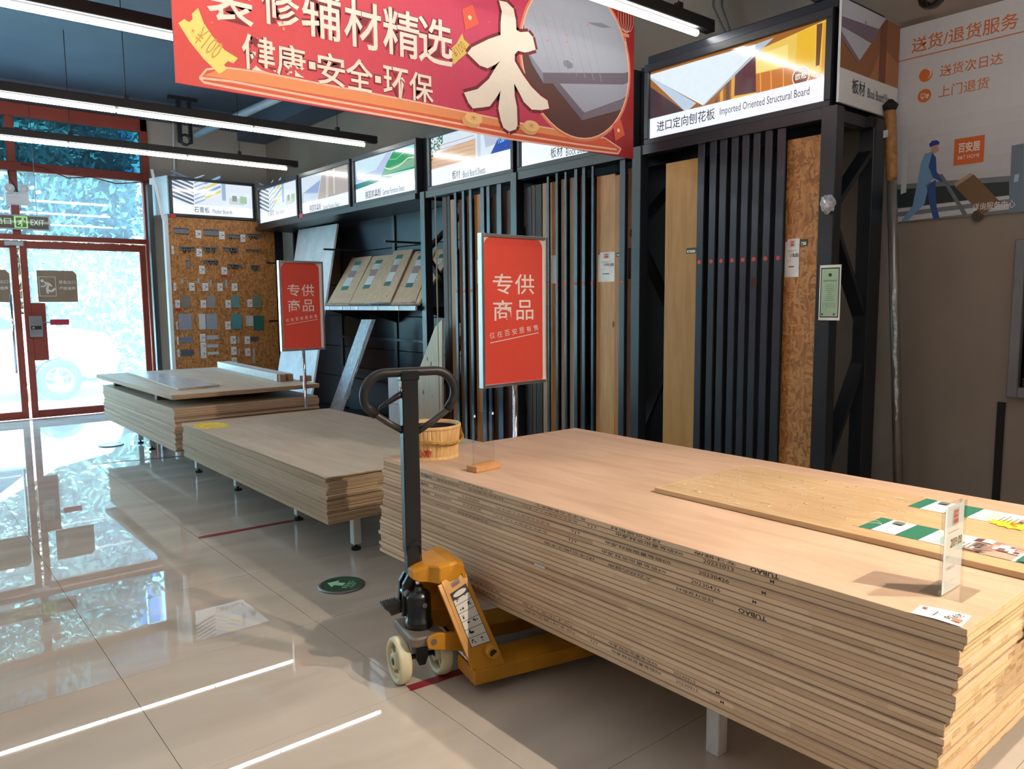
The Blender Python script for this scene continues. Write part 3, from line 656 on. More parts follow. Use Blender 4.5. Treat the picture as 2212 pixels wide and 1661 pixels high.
# small red packets, coins, lantern, confetti
for px in [(2.537, 2.917), (3.691, 2.489)]:
    x, z = px; p.poly([(x-.05, z+.03), (x+.02, z+.07), (x+.06, z-.02), (x-.03, z-.07)], (226, 88, 60)).disc(x, z, .012, .012, (250, 220, 160), 12)
for px in [(2.549, 2.404), (2.96, 2.419)]:
    x, z = px; p.disc(x-.012, z-.02, .062, .032, (232, 170, 110), 20).disc(x+.006, z, .058, .030, (246, 198, 130), 20).text('木', (x-.018, z-.014), (x+.026, z-.014), .028, (200, 120, 70))
lx, lz = [(3.752, 3.177)][0]
p.disc(lx, lz, .075, .085, (140, 24, 22), 24)
for k in range(-3, 4): p.path([(lx+.022*k*math.cos(t)*1.1, lz+.085*math.sin(t)) for t in (-1.5, -.9, -.3, .3, .9, 1.5)], .004, (245, 190, 160))
p.rect(lx-.03, lz-.11, lx+.03, lz-.09, (232, 150, 120)).line((lx, lz-.11), (lx, lz-.2), .004, (245, 190, 160)).disc(lx, lz-.145, .008, .008, (245, 190, 160), 10).disc(lx, lz-.162, .008, .008, (245, 190, 160), 10)
r2 = random.Random(4)
for k in range(46):
    x = bx0+.05+r2.random()*.45; z = bz1-.1-r2.random()*.9; s_ = .004+.008*r2.random()
    if abs(x-bx0-.33) > .1 or z > 2.95: p.rect(x, z, x+s_, z+s_*1.3, (240, 150, 96)); p.k -= 1
for k in range(30):
    x = bx0+.9+r2.random()*1.5; z = bz0+.55+r2.random()*.45; s_ = .003+.005*r2.random(); p.disc(x, z, s_, s_, (232, 130, 110), 6); p.k -= 1
p.build('printed_face', bn, PAPER)

# ================================================================== SHEET STACKS
V_BIG = wood('pinkish face veneer', (188, 154, 128), (208, 176, 150), 1, 2.0, .55, 6, blotch=.12)
E_BIG = board_edge('blockboard edge', (186, 154, 124), (220, 190, 158), (96, 66, 46), .00875, ends=((168, 122, 76), (228, 196, 150), (176, 140, 102)))
V_MID = wood('pale plywood face', (188, 172, 150), (204, 188, 166), 1, 2.0, .5, 8, blotch=.16)
E_MID = board_edge('plywood edge', (150, 122, 94), (190, 160, 128), (112, 86, 64), .009, .3, 1.6, 190)
V_FAR = wood('far plywood face', (196, 178, 156), (208, 192, 172), 1, 2.0, .45, 8, blotch=.08)
E_FAR = board_edge('far board edge', (162, 130, 104), (194, 162, 132), (118, 90, 68), .009, .5, 2.2, 0)
def sheet_mesh(name, L_, W_, T_, mats):
    m = M(); h = T_/2
    m.box(0, W_, 0, L_, -h, h); m.mi = [0, 0, 1, 1, 1, 1]
    o = m.build(name, mats, None, bev=.0013, origin=(0, 0, 0)); return o
LEG = mat('white powder coat', (214, 214, 212), .45)
def platform(x0, x1, y0, y1, top, legs, label, feet=True):
    t = thing('stack_platform', label, 'platform', ((x0+x1)/2, (y0+y1)/2, 0), group='low steel platforms under the sheet stacks')
    m = M(); m.box(x0, x1, y0, y0+.04, top-.045, top).box(x0, x1, y1-.04, y1, top-.045, top).box(x0, x0+.04, y0+.04, y1-.04, top-.045, top).box(x1-.04, x1, y0+.04, y1-.04, top-.045, top)
    m.build('frame', LEG, t)
    for (lx, ly) in legs:
        lg = M().box(lx-.024, lx+.024, ly-.024, ly+.024, .035 if feet else 0, top-.045).build('leg', LEG, t, bev=.003)
        if feet: M().cyl((lx, ly, .0), (lx, ly, .012), .028, n=16).cyl((lx, ly, .012), (lx, ly, .035), .008, n=10).build('levelling_foot', RUBBER, lg)
    return t
# ---- big front stack: 26 sheets
BX, BYY, BT, NB = 1.736, .5916, .01753, 26
BB = .7212-NB*BT
platform(1.925, 2.72, 1.30, 2.35, BB, [(1.949, 1.36), (2.69, 1.36), (1.949, 2.68), (2.69, 2.68)], 'low steel platform under the large foreground stack', False)
r = random.Random(5)
big = []
proto = sheet_mesh('blockboard_sheet', 2.44, 1.22, BT-.0006, [V_BIG, E_BIG])
EDGE = [(1, 6, -2), (2, -3, 10), (3, 4, 8), (4, -4, 12), (5, 0, 22), (6, 5, 20)]
for k in range(NB):              # k = 0 is the topmost
    o = proto if k == 0 else copy_obj(proto)
    dy = 0 if k < 2 else min(.062, .0026*(k-1)+r.uniform(-.007, .007)); dx = 0 if k == 0 else r.uniform(-.003, .007)
    o.location = (BX+dx, BYY+dy, .7212-BT*(k+.5))
    o.rotation_euler = (0, 0, r.uniform(-.0012, .0012) if k else 0)
    lab = ('topmost blockboard sheet, open pinkish face, of the large foreground stack' if k == 0 else
           'lowest blockboard sheet of the large foreground stack' if k == NB-1 else nth(k+1)+' blockboard sheet from the top of the large foreground stack')
    tag(o, lab, 'board', 'blockboard sheets in the large foreground stack'); big.append(o)
# printed words on the left-hand edges
ink, ink2 = (48, 40, 36), (92, 74, 60)
LINES = {
 0: [(2.62, .09, '20231013', .006, 0, ink2), (2.44, .22, '专注健康家居板材', .009, 0, ink2), (1.98, .25, '免漆生态板细木工', .009, 0, ink), (1.62, .20, '绿色低碳板材', .010, 0, ink), (1.30, .14, '专注健康', .010, 0, ink), (1.118, .085, 'TUBAO', .0125, 0, ink)],
 1: [(2.72, .085, 'TUBAO', .0115, 1, ink), (2.60, .16, '健康家居板材', .009, 1, ink2), (2.38, .22, '生态板免漆板材', .009, 1, ink2), (2.05, .28, '免漆生态板细木工(杉木芯)', .009, 0, ink2), (1.73, .05, 'TJT', .010, 1, ink2), (1.60, .26, '甲醛释放限量等级E0', .0105, 1, ink), (1.27, .10, '20231013', .0105, 1, ink), (1.06, .012, 'M', .009, 1, ink)],
 3: [(2.74, .085, 'TUBAO', .0115, 1, ink), (2.62, .12, '健康家居板材', .009, 1, ink2), (2.42, .12, '生态家居板', .009, 1, ink2), (2.20, .30, '免漆生态板细木工(杉木芯)', .009, 0, ink2), (1.80, .05, 'TJT', .010, 1, ink2), (1.64, .26, '甲醛释放限量等级E0', .0105, 1, ink), (1.28, .10, '20230426', .0105, 1, ink), (1.08, .012, 'M', .009, 1, ink)],
 5: [(2.74, .085, 'TUBAO', .0115, 1, ink), (2.62, .12, '健康家居板材', .009, 1, ink2), (2.42, .12, '生态家居板', .009, 1, ink2), (2.22, .30, '免漆生态板细木工(杉木芯)', .009, 0, ink2), (1.82, .05, 'TJT', .010, 1, ink2), (1.66, .26, '甲醛释放限量等级E0', .0105, 1, ink), (1.31, .10, '20230426', .0105, 1, ink), (1.11, .012, 'M', .009, 1, ink)],
 7: [(2.60, .10, '20210120', .007, 0, ink2), (2.45, .20, '专注健康家居板材', .009, 0, ink2), (1.93, .24, '(杉木芯)板工木细', .010, 0, ink), (1.63, .18, '大自然的健康', .010, 0, ink), (1.36, .13, '绿色环保新材', .010, 0, ink), (1.15, .085, 'TUBAO', .0125, 0, ink)],
 22: [(2.45, .26, '健康家居板材生态', .009, 1, ink2), (2.06, .26, '细木工板(杉木芯)', .010, 1, ink2), (1.73, .04, 'TJT', .009, 1, ink2), (1.63, .20, '甲醛释放限量等级E0', .010, 1, ink), (1.37, .08, '20230915', .009, 1, ink2), (1.22, .012, 'M', .009, 1, ink)],
 23: [(2.43, .26, '健康家居板材生态', .009, 1, ink2), (2.04, .26, '细木工板(杉木芯)', .010, 1, ink2), (1.71, .04, 'TJT', .009, 1, ink2), (1.61, .20, '甲醛释放限量等级E0', .010, 1, ink), (1.355, .08, '20230915', .009, 1, ink2), (1.20, .012, 'M', .009, 1, ink)],
}
for k, items in LINES.items():
    o = big[k]; px_, py_, pz_ = o.location
    p = Print('x', 0.0, .00025)
    for (y, w_, s_, h_, up, c) in items:
        s0 = -(y-py_)
        bo = .03 if s_ == 'TUBAO' else .006
        if up: p.text(s_, (s0, -h_/2), (s0+w_, -h_/2), h_, c, bo)
        else: p.text(s_, (s0+w_, h_/2), (s0, h_/2), h_, c, bo)
        p.k = 1
    # Print writes world positions relative to the parent; here the points are already in the sheet's own frame
    me = bpy.data.meshes.new('edge_print'); me.from_pydata(p.v, [], p.f)
    at = me.color_attributes.new('ink', 'FLOAT_COLOR', 'CORNER'); buf = []
    for poly, c in zip(me.polygons, p.c): buf += [*c, 1.]*poly.loop_total
    at.data.foreach_set('color', buf); me.materials.append(PAPER)
    q = bpy.data.objects.new('edge_print', me); COL.objects.link(q); q.parent = o; q['kind'] = 'stuff'
# ---- middle stack
MX, MY, MT = 1.7337, 3.6164, .0176
r = random.Random(8)
NM = 14; MTOP = .5242
platform(2.03, 2.72, 3.86, 5.95, MTOP-.009-NM*MT-.004, [(2.051, 3.92), (2.66, 3.92), (2.058, 4.72), (2.66, 4.72), (2.048, 5.80), (2.66, 5.80)], 'low steel platform with black feet under the middle plywood stack')
proto = sheet_mesh('plywood_sheet', 2.44, 1.22, .009, [V_MID, E_MID])
proto.location = (MX, MY, MTOP-.0045); tag(proto, 'thin topmost plywood sheet of the middle stack', 'board', 'plywood sheets in the middle stack')
proto2 = sheet_mesh('plywood_sheet', 2.44, 1.22, MT-.0007, [V_MID, E_MID])
for k in range(NM):
    o = proto2 if k == 0 else copy_obj(proto2)
    o.location = (MX+r.uniform(.002, .014), MY+r.uniform(.004, .022)+(.012 if k > 8 else 0), MTOP-.009-.004-MT*(k+.5))
    o.rotation_euler = (0, 0, r.uniform(-.0015, .0015))
    tag(o, nth(k+2)+' plywood sheet from the top of the middle stack', 'board', 'plywood sheets in the middle stack')
st = thing('starburst_sticker', 'yellow starburst sale card on the far corner of the middle stack', 'sale card', (1.9, 5.9, MTOP))
def starburst(cx_, cy_, rx, ry, z, parent, seed=1, n=13):
    rr = random.Random(seed); pts = []
    for i in range(2*n):
        a = 2*PI*i/(2*n); f = 1 if i % 2 else .78+rr.uniform(-.03, .03); pts.append((cx_+rx*f*math.cos(a), cy_+ry*f*math.sin(a)))
    M().prism(pts, z, z+.0015, 'z').build('card', mat('yellow card', (238, 206, 60), .5), parent)
    p = Print('z', z+.0016); p.path([(cx_-rx*.5, cy_-ry*.2), (cx_, cy_+ry*.1), (cx_+rx*.5, cy_-ry*.1)], .012, (214, 120, 40)); p.build('printed_graphic', parent, PAPER)
sx_, sy_ = [(1.863, 5.787)][0]
starburst(sx_, sy_, .13, .19, MTOP, st)
# ---- far stack
FX, FY, FT, NF = 1.735, 6.28, .0181, 19
r = random.Random(9)
FTOP = .612
platform(1.99, 2.75, 6.60, 8.55, FTOP-NF*FT, [(2.026, 6.66), (2.7, 6.66), (2.012, 8.04), (2.7, 8.04), (2.02, 8.5), (2.7, 8.5)], 'low steel platform under the far stack by the glass doors')
proto = sheet_mesh('particle_board_sheet', 2.44, 1.22, FT-.0007, [V_FAR, E_FAR])
for k in range(NF):
    o = proto if k == 0 else copy_obj(proto)
    o.location = (FX+r.uniform(-.004, .012)+(.012 if 4 < k < 9 else 0), FY+r.uniform(-.012, .012)-(.02 if k > 14 else 0), FTOP-FT*(k+.5)); o.rotation_euler = (0, 0, r.uniform(-.002, .002))
    tag(o, nth(k+1)+' brown sheet from the top of the lower far stack', 'board', 'brown sheets in the lower far stack')
BLOCK = wood('spacer block wood', (110, 84, 64), (140, 110, 84), 0, 4, .6)
for i, (sx_, sy_) in enumerate(((1.80, 6.95), (1.80, 8.45))):
    o = tag(M().box(sx_, sx_+1.0, sy_, sy_+.07, FTOP, FTOP+.072).build('spacer_batten', BLOCK, bev=.002), 'wooden spacer batten under the raised far sheets, '+('nearer the camera' if i == 0 else 'nearer the doors'), 'batten', 'spacer battens on the far stack')
proto = sheet_mesh('plywood_sheet', 2.48, 1.24, .0125, [V_FAR, E_FAR])
for k in range(3):
    o = proto if k == 0 else copy_obj(proto)
    o.location = (1.722+.004*k, 6.235+.006*k, .7235-.0066-.0131*k); o.rotation_euler = (0, 0, .012+.002*k)
    tag(o, ('top', 'middle', 'bottom')[k]+' one of three plywood sheets raised on battens on the far stack', 'board', 'plywood sheets raised on battens')
RT = .7235
fb = thing('wrapped_board', 'narrow board in clear plastic film lying on the far stack', 'board', (2.0, 7.5, RT))
c4 = [(2.028, 9.17), (2.233, 9.479), (2.207, 6.718), (1.868, 6.604)]
M().prism([(1.955, 8.62), (2.12, 8.62), (2.215, 6.60), (1.865, 6.55)], RT+.0005, RT+.016, 'z').build('board', V_FAR, fb)
M().prism([(1.95, 8.63), (2.125, 8.63), (2.222, 6.59), (1.858, 6.54)], RT+.0165, RT+.0185, 'z').build('plastic_film', mat('clear film', (218, 226, 232), .1, 0, .06, 40, bump=.5, spec=.9), fb)
for i, (xa, ya, xb, yb, h0) in enumerate(((2.905, 8.60, 2.78, 6.60, .0), (2.975, 8.60, 2.86, 6.62, 0))):
    t = thing('pine_batten', ('white-filmed timber batten lying along the back of the far stack, ' + ('front' if i == 0 else 'back')+' one'), 'batten', (xa, 7.6, RT), group='timber battens on the far stack')
    M().beam((xa, ya, RT+.032), (xb, yb, RT+.032), .05, .062).build('timber', wood('batten wood', (150, 106, 80), (176, 132, 100), 1, 4), t)
    M().beam((xa, ya, RT+.0655), (xb, yb+.06, RT+.0655), .056, .004).beam((xa-.0285, ya, RT+.034), (xb-.0285, yb+.06, RT+.034), .004, .064).build('plastic_wrap', mat('white film', (214, 214, 212), .3, 0, .06, 30, bump=.4), t)
tag(M().box(2.92, 3.0, 6.48, 6.56, RT+.0, RT+.05).build('timber_offcut', wood('batten wood', (150, 106, 80), (176, 132, 100), 1, 4), bev=.003), 'small brown timber offcut beside the battens on the far stack', 'offcut')

# ================================================================== THINGS ON THE FRONT STACK
ZT = .7213
PB = wood('loose pine panel', (188, 154, 114), (212, 180, 140), 1, 3.0, .4, 10, blotch=.16)
lb = thing('filmed_pine_board', 'pine panel with torn film lying on top of the foreground stack', 'board', (2.45, 1.18, ZT))
M().box(2.156, 2.748, .50, 1.795, ZT+.0003, ZT+.0183).build('panel', PB, lb, bev=.0015)
flm = M(); flm.add([(x_, y_, ZT+.0187) for x_, y_ in ((2.17, 1.785), (2.735, 1.79), (2.742, 1.10), (2.62, .93), (2.50, 1.08), (2.40, 1.0), (2.30, 1.14), (2.165, 1.10))], [tuple(range(8))]); flm.build('plastic_film', film('crinkled film'), lb)
cr_ = M(); rr = random.Random(21)
for k in range(90):
    x_, y_ = rr.uniform(2.18, 2.73), rr.uniform(1.0, 1.78); a_ = rr.gauss(.9, .5); l_ = rr.uniform(.01, .05)
    cr_.tube([(x_, y_, ZT+.019), (x_+l_*.5*math.cos(a_), y_+l_*.5*math.sin(a_), ZT+.0205), (x_+l_*math.cos(a_+.4), y_+l_*math.sin(a_+.4), ZT+.019)], .0008, 4)
crk = cr_.build('crease_glints', mat('crease glint', (236, 226, 206), .2, spec=.9), lb); crk['kind'] = 'stuff'  # pale tubes along the creases stand in for glints on the film
def leaflet(x0, x1, y0, y1, seed, parent):
    z = ZT+.0190; m = M().box(x0, x1, y0, y1, z, z+.0006); pp = m.build('paper_label', mat('label paper', (228, 226, 220), .5), parent)
    p = Print('z', z+.0007, .0002); rr = random.Random(seed); L_ = y1-y0; W_ = x1-x0; g = (46, 112, 88)
    p.rect(x0, y1-.035*L_/.45, x1, y1, g).rect(x0, y1-.16*L_/.45, x1, y1-.10*L_/.45, g).rect(x0+.01, y1-.22*L_/.45, x1-.01, y1-.19*L_/.45, (170, 186, 180))
    p.rect(x0, y0+.08, x1, y0+.20, (190, 150, 132))
    for k in range(26):
        a = x0+rr.random()*W_*.8; b = y0+.08+rr.random()*.10; p.rect(a, b, a+.015+.03*rr.random(), b+.01+.02*rr.random(), rr.choice([(120, 84, 70), (90, 66, 62), (226, 216, 208), (160, 120, 104)])); p.k -= .5
    for k in range(7): p.rect(x0+.02, y1-.26-.012*k, x0+.02+W_*.6*rr.uniform(.5, 1), y1-.256-.012*k, (120, 124, 122)); p.k -= 1
    p.k += 2
    p.rect(x0, y0, x1, y0+.07, g).text('兔宝宝', (x1-.02, y0+.05), (x0+.03, y0+.05), .03, (226, 232, 226))
    p.rect(x1-.05, y1-.085, x1-.02, y1-.055, (110, 114, 112))
    p.build('printed_graphic', pp, PAPER)
leaflet(2.228, 2.378, .585, 1.07, 1, lb)
leaflet(2.575, 2.722, .575, 1.075, 2, lb)
s2 = thing('starburst_sticker', 'yellow starburst sale card on the loose pine panel', 'sale card', (2.6, .73, ZT+.02))
q = [(2.588, 0.772)][0]
starburst(q[0], q[1], .05, .07, ZT+.0200, s2, 3)
# acrylic price stand 209.00
ps = thing('price_stand', 'clear acrylic price stand showing 209.00 on the foreground stack', 'price stand', (1.94, .70, ZT))
M().box(1.881, 1.996, .695, .6972, ZT+.002, ZT+.217).box(1.881, 1.996, .7065, .7087, ZT+.002, ZT+.217).build('acrylic_panel', ACRYL, ps)
M().box(1.881, 1.996, .655, .695, ZT, ZT+.0022).box(1.881, 1.996, .7087, .75, ZT, ZT+.0022).build('acrylic_base', ACRYL, ps)
cd = M().box(1.884, 1.993, .7005, .7015, ZT+.004, ZT+.213).build('price_card', mat('white card', (236, 232, 226), .6), ps)
p = Print('y', .7003, .0002)
p.rect(1.925, ZT+.163, 1.962, ZT+.205, (206, 200, 196)).rect(1.932, ZT+.182, 1.957, ZT+.200, (222, 100, 70)).rect(1.932, ZT+.168, 1.957, ZT+.179, (222, 100, 70))
p.text('百安居', (1.934, ZT+.187), (1.955, ZT+.187), .008, (245, 240, 236)).rect(1.90, ZT+.150, 1.96, ZT+.1515, (120, 120, 120))
p.text('209.00', (1.918, ZT+.112), (1.985, ZT+.112), .022, (40, 38, 38), .01).rect(1.895, ZT+.092, 1.91, ZT+.094, (140, 140, 140)).text('环保细木工板', (1.90, ZT+.060), (1.945, ZT+.060), .008, (80, 80, 80)).rect(1.92, ZT+.03, 1.95, ZT+.031, (150, 150, 150))
p.build('printed_graphic', cd, PAPER)
pt_ = M(); pt_.add([(1.734, .706, ZT+.0012), (1.797, .712, ZT+.0012), (1.806, .66, ZT+.0032), (1.817, .612, ZT+.0012), (1.738, .604, ZT+.0012), (1.736, .655, ZT+.0032)], [(0, 1, 2, 5), (5, 2, 3, 4)], 0, True)
tk = tag(pt_.build('price_slip', mat('white card', (236, 232, 226), .6)), 'white paper price slip lying at the near corner of the foreground stack', 'price tag')
p = Print('z', ZT+.0034, .0002)
p.text('209.00', (1.805, .632), (1.760, .650), .016, (60, 56, 56), .01).rect(1.752, .612, 1.772, .630, (226, 120, 86)).rect(1.75, .665, 1.78, .668, (90, 90, 90)).rect(1.776, .69, 1.786, .70, (230, 90, 60))
p.build('printed_graphic', tk, PAPER)
# empty acrylic holder with wooden foot
eh = thing('menu_holder', 'empty clear acrylic holder in a small wooden foot on the foreground stack', 'sign holder', (1.93, 2.5, ZT))
F0 = M().beam((1.852, 2.512, ZT+.013), (1.995, 2.532, ZT+.013), .062, .026)
F0.build('wooden_foot', wood('oak foot', (176, 124, 76), (206, 152, 98), 0, 4), eh, bev=.002)
M().beam((1.866, 2.516, ZT+.026), (1.866, 2.516, ZT+.246), .004, .004).build('edge_strip', ACRYL, eh)
ac = M(); ac.beam((1.862, 2.5135, ZT+.136), (1.989, 2.5313, ZT+.136), .005, .22).build('acrylic_panel', glass('scratched acrylic', (.95, .95, .95), .9, 1.45, .03, k=.6), eh)
for cxp in ((1.868, 2.5105), (1.975, 2.5255)):
    M().box(cxp[0]-.004, cxp[0]+.004, cxp[1]-.0045, cxp[1]-.003, ZT+.228, ZT+.238).build('tape_tab', WHITE, eh)
# bamboo bucket
bk = thing('bamboo_bucket', 'bamboo bucket with a braided rope handle on the foreground stack', 'bucket', (1.925, 2.86, ZT))
q = [(1.922, 2.917)][0]
bcx, bcy = q
BAM = wood('bamboo', (196, 152, 96), (228, 188, 132), 2, 9, .45, 6)
prof_o = [(.0, .0), (.112, .0), (.117, .004), (.119, .012), (.128, .118)]
n = 44
body = M()
for k in range(n):         # staves as shallow flutes
    a0, a1 = 2*PI*k/n, 2*PI*(k+1)/n; am = (a0+a1)/2
    ring = [(.125, .012), (.136, .135)]
    vs = []
    for rr_, hh in ring:
        for a, f in ((a0, .982), (a0+.25*(a1-a0), 1), (a0+.75*(a1-a0), 1), (a1, .982)): vs.append((bcx+rr_*f*math.cos(a), bcy+rr_*f*math.sin(a), ZT+hh))
    body.add(vs, [(0, 1, 5, 4), (1, 2, 6, 5), (2, 3, 7, 6)], 0, False)
body.build('staves', BAM, bk)
M().lathe([(.1275, .0), (.1275, .012), (.1245, .014), (.0, .006), (.0, .0)], (bcx, bcy, ZT), 40).build('bottom_hoop', BAM, bk)
M().lathe([(.1345, .134), (.139, .136), (.1395, .149), (.137, .151), (.130, .150), (.128, .134)], (bcx, bcy, ZT), 40).build('rim_hoop', BAM, bk)
M().lathe([(.130, .146), (.120, .02), (.0, .018)], (bcx, bcy, ZT), 36).build('dark_lining', mat('dark lining', (34, 28, 24), .8), bk)
hp = []
for i in range(25):        # braided handle slumped round the front from left side to right side
    t = i/24; a = math.radians(-205+t*190); rr_ = .145+.003*math.sin(t*PI)
    z = .132-.05*math.sin(t*PI)**.7*(.35+.65*t)-.03*t
    hp.append((bcx+rr_*math.cos(a), bcy+rr_*math.sin(a), ZT+z))
for ph_ in (0, 2.1, 4.2):
    M().tube([(x+.0035*math.cos(i*1.1+ph_), y+.0035*math.sin(i*1.1+ph_), z+.0045*math.cos(i*1.1+ph_)) for i, (x, y, z) in enumerate(hp)], .0034, 6).build('braid_strand', mat('straw rope', (186, 146, 70), .6, 0, .15, 60), bk)
M().tube([(bcx+.136, bcy-.03, ZT+.145), (bcx+.150, bcy-.025, ZT+.11), (bcx+.155, bcy-.02, ZT+.08), (bcx+.146, bcy-.02, ZT+.055)], .008, 8).build('handle_loop', mat('brown strap', (128, 84, 48), .5), bk)
vdir = Vector((-bcx, -bcy, 0)).normalized(); sdir = Vector((-vdir.y, vdir.x, 0))
a0 = math.atan2(vdir.y, vdir.x)
p = M(); red_ = mat('red painted characters', (186, 40, 32), .6)
vs_, fs_ = text_mesh('!家心', .02)
vv = []
for (u_, w_) in vs_:
    ang = a0-.28+(1-u_/2.6)*.55-.25; rr_ = .1295+.0015; vv.append((bcx+rr_*math.cos(ang), bcy+rr_*math.sin(ang), ZT+.022+w_*.035))
p.add(vv, fs_); p.build('painted_characters', red_, bk)
tag(M().box(1.7345, 1.7352, 1.93, 1.985, .484, .50).build('paper_scrap', mat('pale paper', (206, 206, 214), .6)), 'torn white paper scrap stuck to the edge of the foreground stack', 'paper')

# ================================================================== PALLET TRUCK
YEL = mat('worn yellow paint', (190, 128, 24), .42, 0, .10, 8, bump=.05)
YEL2 = YEL
TB = mat('black truck paint', (18, 19, 22), .32, 0, .05, spec=.6)
NYL = mat('cream nylon wheel', (214, 204, 170), .5, 0, .06)
GREYM = mat('bare grey casting', (122, 112, 100), .5, .3, .08)
pt = thing('pallet_truck', 'yellow and black hand pallet truck with a looped handle', 'pallet truck', (1.561, 2.116, 0), math.radians(-12.5))
def T(m, name, mt, parent=pt, bev=0., seg=1): return m.build(name, mt, parent, local=True, bev=bev, seg=seg)
VC = .245
def fork(v0, v1):
    m = M(); m.box(.0, 1.10, v0, v1, .047, .102); T(m, 'fork', YEL, bev=.006, seg=2)
    h = M(); h.box(.008, .055, v0+.03, v1-.03, .1021, .1035); T(h, 'fork_slot', RUBBER)
fork(0, .16); fork(.33, .49)
for v0 in (.055, .385):
    T(M().cyl((.98, v0, .04), (.98, v0+.05, .04), .04, n=18), 'load_roller', NYL)
# inclined side plates leaning in to the head
for sgn, off in ((1, 0.), (-1, .49)):
    V = lambda v: off+sgn*v
    a = [(.007, .004, .102), (.127, .004, .102), (.031, .165, .440), (-.064, .145, .398)]
    n_ = (Vector(a[1])-Vector(a[0])).cross(Vector(a[3])-Vector(a[0])).normalized()*.012
    m = M(); o_ = [Vector(q) for q in a]; i_ = [q-n_ for q in o_]
    m.add([(q.x, V(q.y), q.z) for q in o_+i_], [(0, 1, 2, 3), (7, 6, 5, 4), (0, 4, 5, 1), (1, 5, 6, 2), (2, 6, 7, 3), (3, 7, 4, 0)])
    pl = T(m, 'side_plate', YEL, bev=.002)
    # folded flange at the rear edge
    m = M(); m.beam((.012, V(.012), .11), (-.060, V(.150), .39), .010, .035, (1, 0, 0)); T(m, 'plate_flange', YEL)
    c_ = Vector((.066, V(.020), .165)); m = M(); m.cyl(c_, (c_.x-.004, V(-.030), c_.z+.006), .021, n=18).build('pivot_boss', YEL, pl, local=True)
    M().cyl((c_.x-.004, V(-.0302), c_.z+.006), (c_.x-.004, V(-.0308), c_.z+.006), .014, n=16).build('boss_hole', RUBBER, pl, local=True)
    if sgn == 1:
        # instruction sticker: local frame on the plate
        O = Vector(a[0])+(Vector(a[3])-Vector(a[0]))*.0
        ay = (Vector(a[3])-Vector(a[0])).normalized(); ax = (Vector(a[1])-Vector(a[0])); ax = (ax-ay*ax.dot(ay)).normalized(); nn = ax.cross(ay)
        if nn.y > 0: nn = -nn
        P0 = lambda s_, t_: O+(Vector(a[3])-O)*t_+((Vector(a[1])+(Vector(a[2])-Vector(a[1]))*t_)-(O+(Vector(a[3])-O)*t_))*s_
        # quad strip sticker between t .22 and .80
        me_v, me_f, me_c = [], [], []
        def quad(s0, t0_, s1, t1_, c, lift):
            b = len(me_v)
            for (ss, tt) in ((s0, t0_), (s1, t0_), (s1, t1_), (s0, t1_)): me_v.append(tuple(P0(ss, tt)+nn*lift))
            me_f.append((b, b+1, b+2, b+3)); me_c.append(lin(c))
        quad(.14, .24, .84, .84, (22, 20, 18), .0006)
        hts = [(.245, .335), (.340, .425), (.430, .515), (.520, .605), (.610, .695), (.700, .755)]
        for (t0_, t1_) in hts: quad(.16, t0_, .82, t1_, (206, 200, 192), .0010)
        rr = random.Random(2)
        for (t0_, t1_) in hts:
            for q in range(6):
                s0 = rr.choice([.24, .28, .33, .56, .6, .66])+rr.uniform(-.02, .02); tt = t0_+.02+rr.random()*.04
                quad(s0, tt, s0+rr.uniform(.02, .09), tt+rr.uniform(.008, .022), (40, 38, 38), .0014)
        b = len(me_v)
        for q in range(24): me_v.append(tuple(P0(.49+.27*math.cos(2*PI*q/24), .797+.026*math.sin(2*PI*q/24)+.0*q)+nn*.0014))
        me_f.append(tuple(range(b, b+24))); me_c.append(lin((206, 200, 192)))
        quad(.30, .875, .66, .925, (128, 118, 100), .0008); quad(.36, .885, .60, .90, (150, 70, 56), .0012)
        me = bpy.data.meshes.new('instruction_sticker'); me.from_pydata(me_v, [], me_f)
        at = me.color_attributes.new('ink', 'FLOAT_COLOR', 'CORNER'); buf = []
        for poly, c in zip(me.polygons, me_c): buf += [*c, 1.]*poly.loop_total
        at.data.foreach_set('color', buf); me.materials.append(PAPER)
        q = bpy.data.objects.new('instruction_sticker', me); COL.objects.link(q); q.parent = pl
# head: arm reaching back over the pump
arm = M()
sec = [(-.150, .026, .400, .432), (-.125, .038, .388, .440), (-.095, .048, .386, .448), (-.066, .090, .386, .456), (-.03, .102, .392, .466), (.0, .104, .402, .470), (.030, .098, .425, .455)]
vs = []
for (u_, hw, z0, z1) in sec:
    vs += [(u_, VC-hw, z0), (u_, VC+hw, z0), (u_, VC+hw, z1-.008), (u_, VC+hw-.01, z1), (u_, VC-hw+.01, z1), (u_, VC-hw, z1-.008)]
k6 = 6
fs = [(i*k6+j, i*k6+(j+1) % k6, (i+1)*k6+(j+1) % k6, (i+1)*k6+j) for i in range(len(sec)-1) for j in range(k6)]
fs += [tuple(range(k6-1, -1, -1)), tuple((len(sec)-1)*k6+j for j in range(k6))]
arm.add(vs, fs, 0, False); T(arm, 'head_arm', YEL, bev=.003)
T(M().beam((.115, VC, .13), (.022, VC, .43), .20, .012, (1, 0, 0)), 'front_plate', YEL)
T(M().box(.06, .14, .165, .325, .05, .13), 'cross_member', YEL, bev=.004)
# linkage arms
for v_ in (.125, .365):
    m = M(); m.prism([(-.128, .168), (-.110, .160), (.03, .125), (.06, .150), (.03, .200), (-.09, .218), (-.118, .214), (-.133, .195)], v_-.008, v_+.008, 'y'); lk_ = T(m, 'link_arm', YEL, bev=.002)
    M().cyl((-.108, v_-.0105, .190), (-.108, v_+.0105, .190), .012, n=14).build('link_pin', GREYM, lk_, local=True)
T(M().cyl((.01, .05, .12), (.01, .45, .12), .01, n=10), 'torsion_bar', CHROME)
